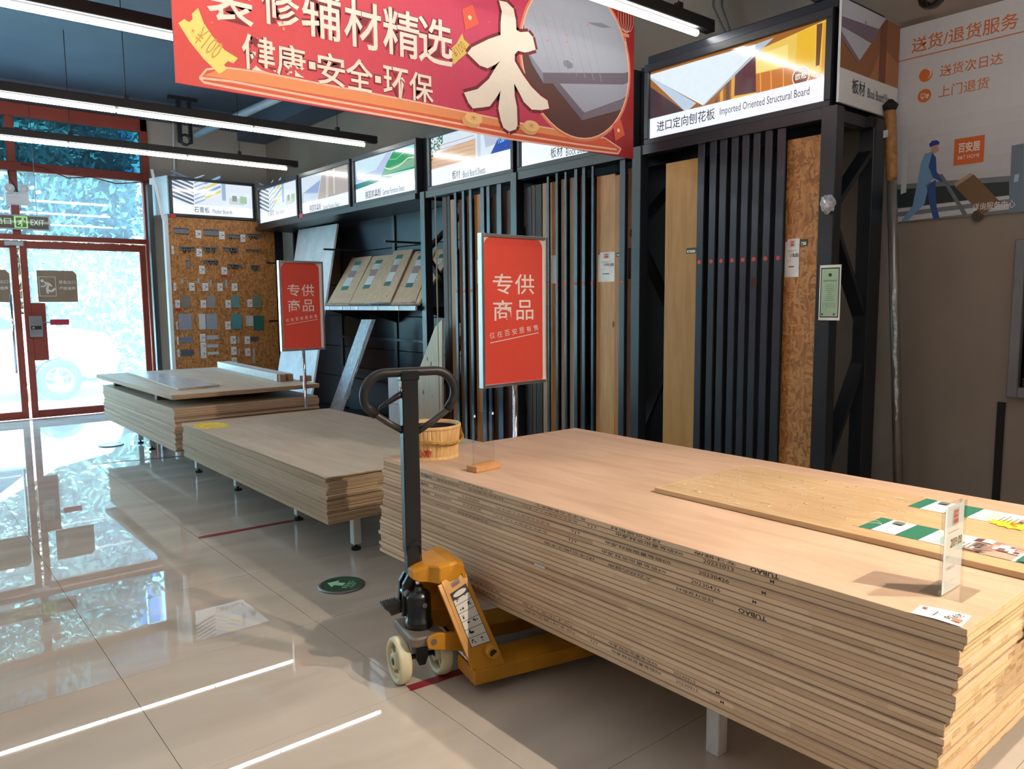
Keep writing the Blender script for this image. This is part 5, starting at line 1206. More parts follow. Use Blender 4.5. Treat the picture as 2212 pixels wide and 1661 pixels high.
def d_block3(p, a, b, c, d):
    w = b-a
    p.poly([(a, c+.13), (b, c+.13), (b, d), (a, d)], (206, 220, 232)); p.poly([(a, c+.15), (a+w*.58, c+.13), (a+w*.58, d-.10), (a, d-.14)], (206, 172, 142))
    for k in range(6): p.poly([(a, c+.17+.033*k), (a+w*.56, c+.16+.036*k), (a+w*.56, c+.166+.036*k), (a, c+.175+.033*k)], (186, 146, 118)); p.k -= .7
    p.poly([(a+w*.60, c+.13), (a+w*.64, c+.13), (a+w*.64, d), (a+w*.60, d)], (182, 196, 212)); p.poly([(a+w*.70, c+.22), (b, c+.24), (b, d), (a+w*.66, d)], (176, 184, 206)); p.poly([(a+w*.74, c+.14), (b, c+.16), (b, c+.36), (a+w*.84, c+.26)], (22, 70, 160)); p.text('TUBAO', (a+w*.84, c+.22), (b-.04, c+.24), .05, (140, 210, 240), .01)
    rr = random.Random(5)
    for k in range(60):
        x = a+rr.random()*w*.16; z = d-rr.random()*.2*(1-(x-a)/w*4); p.disc(x, z, .012, .008, rr.choice([(60, 110, 70), (90, 140, 96), (40, 80, 60)]), 6); p.k -= .9
    p.poly([(a, c), (b, c), (b, c+.16), (a, c+.15)], (232, 240, 248))
    A, B = [(-5.575, 2.481), (-5.459, 2.478)]; p.text('板材', A, (B[0], A[1]), .075, INK, .008); A, B = [(-5.418, 2.477), (-5.107, 2.475)]; p.text('Block Board Sheets', A, (B[0], A[1]), .055, INK)
lightbox(4.722, 5.93, 'backlit block board sheets sign with green leaves, left of the banner', d_block3)
def d_green(p, a, b, c, d):
    w = b-a
    p.poly([(a, c+.14), (b, c+.20), (b, d), (a, d)], (196, 222, 236)); p.poly([(a, c+.12), (a+w*.75, c+.16), (a+w*.42, c+.21), (a, c+.19)], (46, 128, 126))
    p.poly([(a+w*.42, c+.21), (a+w*.66, d), (b, d), (b, c+.20)], (36, 150, 96)); p.poly([(a+w*.46, c+.26), (b, c+.30), (b, c+.22), (a+w*.42, c+.21)], (120, 172, 140)); p.poly([(a+w*.66, d), (b, d-.10), (b, d)], (150, 206, 214))
    p.path([(a+w*.47, c+.29), (a+w*.6, c+.25), (a+w*.74, c+.26), (a+w*.88, c+.31), (b-.005, c+.30)], .012, (206, 226, 190)).path([(a+w*.56, c+.35), (a+w*.7, c+.33), (a+w*.84, c+.38), (b-.005, c+.37)], .008, (130, 200, 160))
    p.poly([(a, c+.20), (a+w*.36, c+.22), (a+w*.44, c+.20), (a+w*.64, d), (a+w*.55, d), (a+w*.36, c+.28), (a, c+.27)], (176, 190, 224)); p.poly([(a, c), (b, c), (b, c+.20), (a, c+.135)], (234, 242, 250)); p.rect(a, c, b, c+.13, (234, 242, 250))
    A, B = [(-7.119, 2.48), (-6.8, 2.477)]; p.text('德国家具板', A, (B[0], A[1]), .075, INK, .004); A, B = [(-6.764, 2.482), (-6.358, 2.476)]; p.text('German Furniture Sheets', A, (B[0], A[1]), .052, INK)
lightbox(6.11, 7.345, 'backlit German furniture sheets sign with a green swirl', d_green)
def d_grey(p, a, b, c, d):
    w = b-a
    p.poly([(a, c+.12), (b, c+.12), (b, d), (a, d)], (206, 220, 232)); p.poly([(a+w*.34, c+.12), (a+w*.46, d), (b, d), (b, c+.14)], (172, 164, 160)); p.poly([(a+w*.52, c+.13), (a+w*.54, d), (a+w*.60, d), (a+w*.57, c+.13)], (202, 192, 182)); p.poly([(a+w*.68, c+.15), (a+w*.68, d), (a+w*.72, d), (a+w*.71, c+.15)], (204, 196, 186))
    p.poly([(a+.02, c+.24), (a+w*.42, c+.34), (a+w*.36, c+.20)], (142, 164, 206)); p.poly([(a, c+.13), (a+w*.32, c+.14), (a+w*.38, c+.20), (a, c+.24)], (186, 204, 216)); p.rect(a, c, b, c+.13, (232, 240, 248))
    A, B = [(-8.428, 2.472), (-8.129, 2.47)]; p.text('德国家具板', A, (B[0], A[1]), .075, INK, .004); A, B = [(-8.083, 2.465), (-7.692, 2.462)]; p.text('German Furniture Sheets', A, (B[0], A[1]), .05, INK)
lightbox(7.405, 8.655, 'backlit German furniture sheets sign with grey panels', d_grey)
def d_plaster(p, a, b, c, d, mir=False):
    w = b-a
    p.poly([(a, c+.12), (b, c+.12), (b, d), (a, d)], (214, 226, 238))
    for k in range(7):
        z = c+.13+.05*k; p.poly([(a, z+.07), (a+w*.26, z-.02), (a+w*.26, z+.005), (a, z+.10)], (84, 96, 116)); p.poly([(a+w*.27, z), (a+w*.40, z+.06), (a+w*.40, z+.075), (a+w*.27, z+.02)], (150, 166, 190)); p.k -= 1.5
    for k in range(4): z = c+.20+.06*k; p.poly([(a+w*.40, z), (a+w*.60, z+.10), (a+w*.60, z+.13), (a+w*.40, z+.03)], ((216, 200, 110), (120, 160, 210))[k % 2]); p.k -= .5
    p.poly([(a+w*.61, c+.20), (a+w*.66, c+.20), (a+w*.66, d), (a+w*.61, d)], (150, 172, 206)); p.rect(a+w*.70, c+.16, a+w*.90, c+.24, (190, 200, 206)); p.rect(a+w*.74, c+.20, a+w*.80, c+.27, (130, 140, 130)); p.rect(a+w*.84, c+.18, a+w*.93, c+.27, (150, 186, 150)); p.rect(a, c, b, c+.125, (234, 242, 250))
def d_pl6(p, a, b, c, d):
    d_plaster(p, a, b, c, d)
    A, B = [(-9.647, 2.528), (-9.44, 2.527)]; p.text('石膏板', A, (B[0], A[1]), .075, INK, .004); A, B = [(-9.396, 2.529), (-9.142, 2.522)]; p.text('Plaster Boards', A, (B[0], A[1]), .05, INK)
lightbox(8.695, 9.93, 'backlit plaster boards sign deepest along the right-hand rack', d_pl6)
# upper gap fillers between boxes and flat top rail
tag(M().box(4.0, 4.44, 3.40, 3.482, 2.44, 2.94).build('sign_infill', BLACK), 'black infill strip between the two nearest lit signs', 'panel')
tag(M().box(4.0, 4.44, 5.936, 6.104, 2.44, 2.94).build('sign_infill', BLACK), 'black infill strip beside the green swirl sign', 'panel')
tag(M().box(XF+.02, 4.44, 2.10, 3.395, 2.926, 2.985).build('sign_top_duct', FRAME, bev=.006), 'dark metal duct on top of the widest sign', 'duct')
# printed end panel of the rack
ep = thing('end_sign', 'printed block board sheets end sign on the side of the widest sign', 'sign', (4.24, 2.08, 2.44))
M().box(3.918, 4.578, 2.075, 2.088, 2.437, 2.952).build('panel', WHITE, ep)
p = Print('y', 2.0748, .0003); a, b, c, d = 3.92, 4.576, 2.439, 2.950
p.rect(a, c, b, d, (226, 222, 218)).rect(a, c+.17, b, d, (150, 96, 62))
p.poly([(a+.32, c+.17), (b, c+.17), (b, c+.30), (a+.45, c+.36)], (176, 118, 78)); p.poly([(a+.42, c+.17), (a+.5, c+.17), (a+.5, d), (a+.42, d)], (128, 76, 50))
p.poly([(a, c+.40), (a, d), (a+.48, d), (a+.40, c+.44), (a+.34, c+.36)], (192, 190, 198)); p.poly([(a, c+.36), (a+.36, c+.36), (a+.40, c+.44), (a, c+.42)], (124, 106, 122)); p.poly([(a, c+.34), (a+.20, c+.24), (a+.32, c+.35), (a, c+.37)], (186, 184, 190)); p.poly([(a, c+.31), (a+.19, c+.22), (a+.20, c+.24), (a, c+.345)], (128, 110, 118)); p.disc(a+.25, c+.44, .012, .012, (150, 146, 156), 12)
p.text('板材', (a+.13, c+.062), (a+.27, c+.062), .075, INK, .008).text('Block Board Sheets', (a+.30, c+.065), (a+.60, c+.065), .05, INK)
p.build('printed_face', ep, PAPER)

# ---- leaning pipe, poster ---------------------------------------------
(a, z1), (b, z0), (e, ze) = [(-2.04, 2.468), (-1.879, 0.376), (-1.993, 1.871)]
pp = thing('leaning_pipe', 'steel pipe with a paper-wrapped top leaning beside the rack', 'pipe', (4.40, -b, 0))
B0 = Vector((4.40, -b-.01, 0.0)); T0 = Vector((4.42, -a, z1)); Dv = T0-B0
M().cyl(B0, T0, .026, n=18).build('steel_tube', mat('dull steel tube', (156, 148, 138), .35, .7), pp)
w0 = B0+Dv*(1-.30/Dv.length*1.0*.98); m = M(); rr = random.Random(7); pts = [B0+Dv*(.84+.16*i/8) for i in range(9)]
m.tube(pts, .03, 10, rs=[.027, .031, .029, .032, .030, .033, .030, .032, .028]); m.build('kraft_wrap', mat('kraft paper', (172, 120, 70), .6, 0, .15, 30, bump=.5), pp)
M().tube([T0+Vector((0, 0, -.01)), T0+Vector((0, .0, .02)), T0+Vector((0, -.0, .05))], .03, 10, rs=[.03, .042, .012]).build('black_cap', RUBBER, pp)
m = M(); rr = random.Random(2); m.tube([B0+Dv*(.30+.30*i/14)+Vector((-.030+.006*rr.random(), -.016+.012*rr.random(), 0)) for i in range(15)], .008, 6, rs=[.003+.009*rr.random() for i in range(15)]); m.build('torn_film', mat('bright film', (210, 212, 216), .12, 0, .2, 50, spec=1.), pp)
tag(M().box(4.38, 4.381, -a-.012, -a+.014, z1-.16, z1-.12).build('barcode_tag', WHITE), 'small white tag on the wrapped pipe top', 'label')
PX = 4.604
po = thing('wall_poster', 'large delivery service poster on the wall right of the rack', 'poster', (PX, 1.74, 1.86))
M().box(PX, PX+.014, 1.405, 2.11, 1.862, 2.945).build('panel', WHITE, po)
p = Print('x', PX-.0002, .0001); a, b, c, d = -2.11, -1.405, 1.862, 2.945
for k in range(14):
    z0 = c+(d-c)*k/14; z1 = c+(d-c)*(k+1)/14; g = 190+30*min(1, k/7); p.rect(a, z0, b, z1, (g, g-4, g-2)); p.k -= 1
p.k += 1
OR = (222, 118, 54)
cl = lambda pts: clip_poly(pts, a, b, c, d)
A, B = [(-2.019, 2.791), (-1.494, 2.777)]; p.text('送货/退货服务', A, (B[0], A[1]), .082, OR, .01)
A, B = [(-2.099, 2.765), (-1.466, 2.756)]; p.line((a, A[1]), (b, A[1]), .006, OR)
A, B = [(-1.862, 2.628), (-1.555, 2.62)]; p.text('送货次日达', A, (B[0], A[1]), .062, OR, .006)
A, B = [(-1.864, 2.518), (-1.613, 2.51)]; p.text('上门退货', A, (B[0], A[1]), .062, OR, .006)
q = [(-1.936, 2.657)][0]; p.disc(q[0], q[1], .036, .036, OR).disc(q[0]+.006, q[1]+.006, .026, .028, (236, 226, 220)).disc(q[0]-.003, q[1]+.003, .026, .028, OR)
q = [(-1.938, 2.546)][0]; p.disc(q[0], q[1], .036, .036, OR).rect(q[0]-.02, q[1]-.008, q[0]+.006, q[1]+.012, (240, 224, 212)).rect(q[0]-.016, q[1]-.004, q[0]+.002, q[1]+.008, OR).rect(q[0]+.009, q[1]-.008, q[0]+.024, q[1]+.006, (240, 224, 212)).disc(q[0]-.01, q[1]-.012, .006, .006, (240, 224, 212), 10).disc(q[0]+.014, q[1]-.012, .006, .006, (240, 224, 212), 10)
# street scene at the foot
p.poly(cl([(-2.125, 1.854), (-2.1, 2.077), (-1.494, 2.052), (-1.426, 2.031), (-1.415, 1.831)]), (120, 124, 128)); p.poly(cl([(-2.086, 2.049), (-1.493, 2.023), (-1.488, 1.933), (-2.081, 1.943)]), (44, 52, 54)); p.poly(cl([(-2.047, 2.356), (-2.017, 2.356), (-2.012, 2.027), (-2.043, 2.018)]), (214, 214, 214))
for q in ([(-2.081, 1.938), (-1.489, 1.952), (-1.488, 1.933), (-2.08, 1.917)], [(-2.092, 1.891), (-1.487, 1.909), (-1.485, 1.88), (-2.104, 1.858)]): p.poly(cl(q), (206, 202, 204))
# walking delivery worker (printed)
bl, lb_ = (52, 84, 148), (120, 162, 206)
p.poly(cl([(-1.901, 2.276), (-1.884, 2.293), (-1.86, 2.292), (-1.845, 2.279), (-1.847, 2.267), (-1.892, 2.259)]), (44, 66, 150)).poly(cl([(-1.883, 2.263), (-1.852, 2.268), (-1.847, 2.232), (-1.871, 2.221), (-1.889, 2.234)]), (196, 158, 140))
p.poly(cl([(-1.92, 2.228), (-1.881, 2.232), (-1.865, 2.2), (-1.865, 2.087), (-1.912, 2.049), (-1.957, 2.05), (-1.938, 2.185)]), lb_).poly(cl([(-1.881, 2.227), (-1.86, 2.199), (-1.852, 2.118), (-1.811, 2.072), (-1.82, 2.058), (-1.87, 2.09), (-1.897, 2.154)]), bl)
p.poly(cl([(-1.957, 2.052), (-1.892, 2.047), (-1.908, 1.952), (-1.999, 1.862), (-2.035, 1.855), (-1.973, 1.948)]), lb_).poly(cl([(-1.902, 2.048), (-1.855, 2.078), (-1.851, 1.997), (-1.842, 1.92), (-1.824, 1.852), (-1.858, 1.85), (-1.883, 1.949)]), bl)
p.poly(cl([(-1.841, 2.106), (-1.822, 2.104), (-1.684, 1.875), (-1.702, 1.862)]), (110, 114, 120)).disc(*[(-1.633, 1.86)][0], .03, .03, (70, 56, 44))
p.poly(cl([(-1.752, 2.025), (-1.663, 2.081), (-1.524, 1.918), (-1.61, 1.849)]), (124, 92, 58)).poly(cl([(-1.752, 2.025), (-1.663, 2.081), (-1.681, 2.09), (-1.758, 2.046)]), (176, 150, 120))
p.poly(cl([(-1.49, 2.204), (-1.436, 2.207), (-1.415, 1.827), (-1.483, 1.833)]), (112, 130, 148)).poly(cl([(-1.469, 2.053), (-1.448, 2.057), (-1.45, 2.018), (-1.471, 2.016)]), (170, 196, 220))
qa = cl([(-1.767, 2.281), (-1.619, 2.276), (-1.623, 2.138), (-1.767, 2.141)]); x0 = qa[0][0]; x1 = qa[1][0]; zt = qa[0][1]; zb = qa[3][1]
p.rect(x0, zb, x1, zt, (226, 104, 40)).text('百安居', (x0+.02, zb+.062), (x1-.02, zb+.062), .055, (244, 226, 212), .03).text('B&T HOME', (x0+.02, zb+.028), (x1-.02, zb+.028), .02, (244, 226, 212), .01)
A, B = [(-1.659, 1.887), (-1.458, 1.897)]; p.text('详询服务中心', A, (B[0], A[1]), .04, (236, 232, 230), .004)
p.build('printed_face', po, PAPER)

# ================================================================== GONDOLA SHELVING behind the middle stack
BLUEP = mat('blue grey sheet steel', (40, 47, 57), .35, .5, .05, 4, spec=.6)
gd = thing('gondola_shelf', 'dark steel gondola shelving under the far lit signs', 'shelving', (4.3, 8.0, 0))
GX = 4.46
for i, y in enumerate((6.12, 7.39, 8.68, 9.97)):
    M().box(GX-.03, GX+.03, y-.03, y+.03, 0, 2.42).build('upright', BLACK, gd)
for i in range(3):
    y0 = 6.13+1.29*i; y1 = y0+1.23
    for k in range(6):
        M().box(GX-.012, GX+.004, y0, y1, .14+.378*k, .14+.378*(k+1)-.006).build('back_panel_or_shade', BLUEP, gd, bev=.003)
M().box(3.86, 4.45, 6.09, 9.95, .0, .12).build('base_plinth', BLACK, gd, bev=.004)
M().box(3.90, 4.44, 6.10, 9.95, 2.37, 2.42).build('top_rail', BLACK, gd)
sh = M().box(3.87, 4.44, 6.06, 8.02, 1.355, 1.38).build('shelf', BLUEP, gd)
M().box(3.852, 3.87, 6.06, 7.32, 1.35, 1.392).box(3.852, 3.87, 7.335, 8.02, 1.35, 1.392).build('price_rail', mat('pale price rail', (188, 200, 214), .35), sh)
for y in (6.08, 7.34, 8.0): M().prism([(3.9, 1.355), (4.44, 1.355), (4.44, 1.20)], y-.004, y+.004, 'y').build('shelf_bracket', BLACK, sh)
m = M()
for k in range(66): m.cyl((3.868, 6.05+.0296*k, 1.38), (3.868, 6.05+.0296*k, 1.422), .0016, n=5, caps=False)
m.tube([(3.868, 6.04, 1.422), (3.868, 8.01, 1.422)], .0022, 6).tube([(3.868, 6.04, 1.402), (3.868, 8.01, 1.402)], .0016, 6)
wg = m.build('wire_guard', ALU, sh); wg['kind'] = 'stuff'
for k, y in enumerate((6.35, 6.75, 7.15, 7.50, 7.80)): M().box(3.846, 3.852, y, y+.07, 1.352, 1.388).build('price_label', WHITE, sh)
for z0 in (.62, 1.0): M().box(4.40, 4.445, 6.13, 8.65, z0, z0+.03).build('cross_rail', FRAME, gd)
for (y, z) in ((8.1, 2.03), (6.75, 2.03), (9.75, 1.95), (9.75, 1.2)): M().beam((3.95, y, z), (4.45, y-.0, z), .02, .02).build('support_prong', BLACK, gd)
# planks leaning on the shelf
PL = wood('shelf pine', (186, 160, 132), (206, 182, 154), 0, 3, .5, 8, knots=7)
tops = [8.288, 7.791, 7.332, 6.918, 6.50, 6.10]; bots = [7.957, 7.424, 6.966, 6.556, 6.12, 5.80]
names = ['leftmost', 'second from left', 'third from left', 'fourth from left', 'rightmost']
for i in range(5):
    b1, b0 = bots[i]-.006, max(6.05, bots[i+1]+.012 if i < 4 else 6.06); t1, t0_ = tops[i]-.006, tops[i+1]+.02
    if i == 4: b0, t0_ = 6.06, 6.16
    zt = (1.955, 1.948, 1.985, 1.955, 1.95)[i]; dz = (.0, .012, .026, .004, .008)[i]
    lo = [Vector((3.885, b1, 1.402+dz)), Vector((3.885, b0, 1.402+dz))]; hi = [Vector((4.40, t0_, zt)), Vector((4.40, t1, zt))]
    nrm = Vector((.74, 0, -.67))*.022
    t = thing('pine_plank', names[i]+' pine plank with a printed label leaning on the dark shelf', 'plank', (4.1, (b0+b1)/2, 1.385), group='pine planks leaning on the shelf')
    mm = M(); q = [lo[0], lo[1], hi[0], hi[1]]; mm.add(q+[v+nrm for v in q], [(0, 1, 2, 3), (7, 6, 5, 4), (0, 4, 5, 1), (1, 5, 6, 2), (2, 6, 7, 3), (3, 7, 4, 0)]); mm.build('board', PL, t)
    # label strip
    def onp(s_, t_): A = lo[0]+(lo[1]-lo[0])*s_; B = hi[1]+(hi[0]-hi[1])*s_; return A+(B-A)*t_-nrm.normalized()*.0015
    for (s0, s1, q0, q1, c) in ((.30, .62, .30, .38, (58, 116, 112)), (.30, .62, .38, .56, (206, 212, 214)), (.30, .62, .56, .70, (150, 134, 134)), (.30, .62, .70, .82, (196, 202, 204)), (.30, .62, .82, .90, (66, 120, 116))):
        mm = M(); mm.add([onp(s0, q0), onp(s1, q0), onp(s1, q1), onp(s0, q1)], [(0, 1, 2, 3)]); mm.build('label_block', mat('label %d %d %d' % c, c, .5), t)
# leaning panels and cartons on the floor
def slab(name, q4, n_, mt, parent):
    mm = M(); q = [Vector(v) for v in q4]; n_ = Vector(n_); mm.add(q+[v+n_ for v in q], [(0, 1, 2, 3), (7, 6, 5, 4), (0, 4, 5, 1), (1, 5, 6, 2), (2, 6, 7, 3), (3, 7, 4, 0)]); return mm.build(name, mt, parent)
wb = thing('melamine_sheet', 'tall white melamine sheet leaning against the dark shelving behind the far stack', 'panel', (3.6, 8.3, 0))
slab('panel', [(3.50, 8.74, .0), (3.50, 7.78, .0), (4.24, 8.32, 2.35), (4.24, 9.39, 2.36)], (.02, -.004, -.006), mat('white melamine', (214, 220, 226), .4), wb)
np_ = thing('wrapped_strip', 'narrow film-wrapped board leaning across the dark shelving', 'panel', (4.0, 8.2, 0))
b4 = [(-7.921, 0.128), (-7.672, 0.141)]; t4 = [(-7.454, 1.247), (-7.232, 1.249)]
slab('panel', [(3.82, -b4[0][0], b4[0][1]-.0), (3.82, -b4[1][0], b4[1][1]), (4.05, -t4[1][0], t4[1][1]), (4.05, -t4[0][0], t4[0][1])], (.03, -.03, -.0), mat('grey wrapped panel', (176, 182, 192), .25, 0, .1, 25, bump=.5, spec=.8), np_)
m = M(); rr = random.Random(4); m.tube([(3.93, -t4[1][0]-.02+.35*i/10+.03*rr.random(), .98-.06*i) for i in range(11)], .012, 6, rs=[.004+.014*rr.random() for i in range(11)]); m.build('loose_film', mat('bright film', (210, 212, 216), .12, 0, .2, 50, spec=1.), np_)
CART = mat('white carton', (206, 206, 206), .6)
for i, (z0, z1) in enumerate(((.12, .425), (.427, .73))):
    c_ = thing('carton', ('lower' if i == 0 else 'upper')+' white carton with a line drawing beside the leaning pine board', 'box', (4.1, 6.45, z0), group='white cartons on the shelf base')
    M().box(3.905, 4.30, 6.24, 6.68, z0, z1).build('box', CART, c_, bev=.003)
    p = Print('x', 3.9048, .0003); s0 = -6.60
    p.path([(s0+.10, z0+.07), (s0+.18, z0+.07), (s0+.165, z0+.14), (s0+.115, z0+.14)], .006, (110, 110, 116), True).line((s0+.12, z0+.14), (s0+.13, z0+.28), .005, (110, 110, 116)).line((s0+.16, z0+.14), (s0+.15, z0+.28), .005, (110, 110, 116)).rect(s0+.11, z0+.10, s0+.17, z0+.125, (70, 70, 76)).rect(s0+.25, z0+.25, s0+.36, z0+.256, (140, 140, 140))
    p.build('printed_graphic', c_, PAPER)
PW = wood('white knotty pine', (192, 176, 150), (210, 194, 168), 2, 3, .5, 8, knots=9)
q = [(-6.485, 0.17), (-5.914, 0.233), (-5.68, 0.461), (-5.654, 1.272), (-5.766, 1.204)]
lp_ = thing('pine_board', 'pale knotty pine board leaning behind the left rack post', 'board', (3.88, 6.2, .12))
M().prism([(-v[0], max(.121, v[1])) for v in q], 3.868, 3.888, 'x').build('board', PW, lp_)
q = [(-5.726, 2.366), (-5.721, 1.23), (-5.714, 0.331)]
tag(M().tube([(3.87, -v[0], v[1]) for v in q], .006, 8).build('thin_stick', wood('pale stick', (170, 150, 120), (190, 170, 140), 2, 3)), 'thin pale stick tied upright beside the left rack post', 'stick')
q = [(-5.827, 1.809), (-5.799, 1.531), (-5.83, 1.71), (-5.796, 1.618)]

# ================================================================== PLASTERBOARD DISPLAY at the far end
DY = 10.05
dp = thing('display_board', 'strand-board display wall of plasterboard samples by the doors', 'display board', (3.5, DY, 0))
M().box(2.845, 4.19, DY, DY+.03, .06, 2.50).build('panel', osb('oriented strand board'), dp)
M().box(2.80, 2.845, DY-.02, DY+.06, 0, 2.52).build('side_post', WHITE, dp, bev=.003)
M().box(4.19, 4.30, DY-.02, DY+.06, 0, 2.52).build('side_post', BLACK, dp)
M().box(2.70, 2.755, DY+.25, DY+.33, 0, 2.9).build('rear_post', BLACK, dp)
lbx = thing('lightbox_sign', 'backlit plaster boards sign facing the shop above the sample wall', 'lightbox sign', (3.4, DY, 2.5), group='backlit signs on top of the racks')
x0, x1, z0, z1 = 2.878, 3.945, 2.505, 2.985
M().box(x0, x1, DY+.0, DY+.35, z0, z1).build('case', BLACK, lbx)
f = .035
M().box(x0, x1, DY-.026, DY, z0, z0+f).box(x0, x1, DY-.026, DY, z1-f, z1).box(x0, x0+f, DY-.026, DY, z0+f, z1-f).box(x1-f, x1, DY-.026, DY, z0+f, z1-f).build('frame', DKF, lbx, bev=.003)
p = Print('y', DY-.0005, .00012); a, b, c, d = x0+f, x1-f, z0+f, z1-f
p.rect(a, c, b, d, (232, 240, 248)); d_plaster(p, a, b, c, d)
A, B = [(3.168, 2.527), (3.356, 2.539)]; p.text('石膏板', (A[0], c+.03), (B[0], c+.03), .075, INK, .006); A, B = [(3.395, 2.53), (3.643, 2.546)]; p.text('Plaster Boards', (A[0], c+.035), (B[0], c+.035), .05, INK)
p.build('lit_face', lbx, BACKLIT)
sp_ = tag(M().add([(2.86, DY-.02, 2.53), (2.86, DY-.02, 2.99), (2.77, DY+.42, 3.0), (2.77, DY+.42, 2.54)], [(0, 1, 2, 3)]).add([(2.872, DY-.02, 2.53), (2.872, DY-.02, 2.99), (2.782, DY+.42, 3.0), (2.782, DY+.42, 2.54)], [(3, 2, 1, 0)]).build('sign_cheek', WHITE), 'white cheek board of the far plaster boards sign', 'panel')
tag(M().beam((2.79, DY-.03, 2.45), (2.70, DY+.02, 3.05), .03, .012, (0, 1, 0)).build('loose_strip', WHITE), 'white strip leaning beside the far plaster boards sign', 'strip')
tag(M().box(2.872, 2.93, DY-.045, DY-.028, 2.485, 2.53).build('red_clip', mat('bright red', (206, 40, 46), .5)), 'small red clip under the far plaster boards sign', 'clip')
tag(M().box(3.925, 3.93, 8.56, 8.66, 2.40, 2.47).build('red_clip', mat('pinkish red', (214, 64, 92), .5)), 'small pink-red card under the grey panels sign', 'card')
CR = lambda c4: None
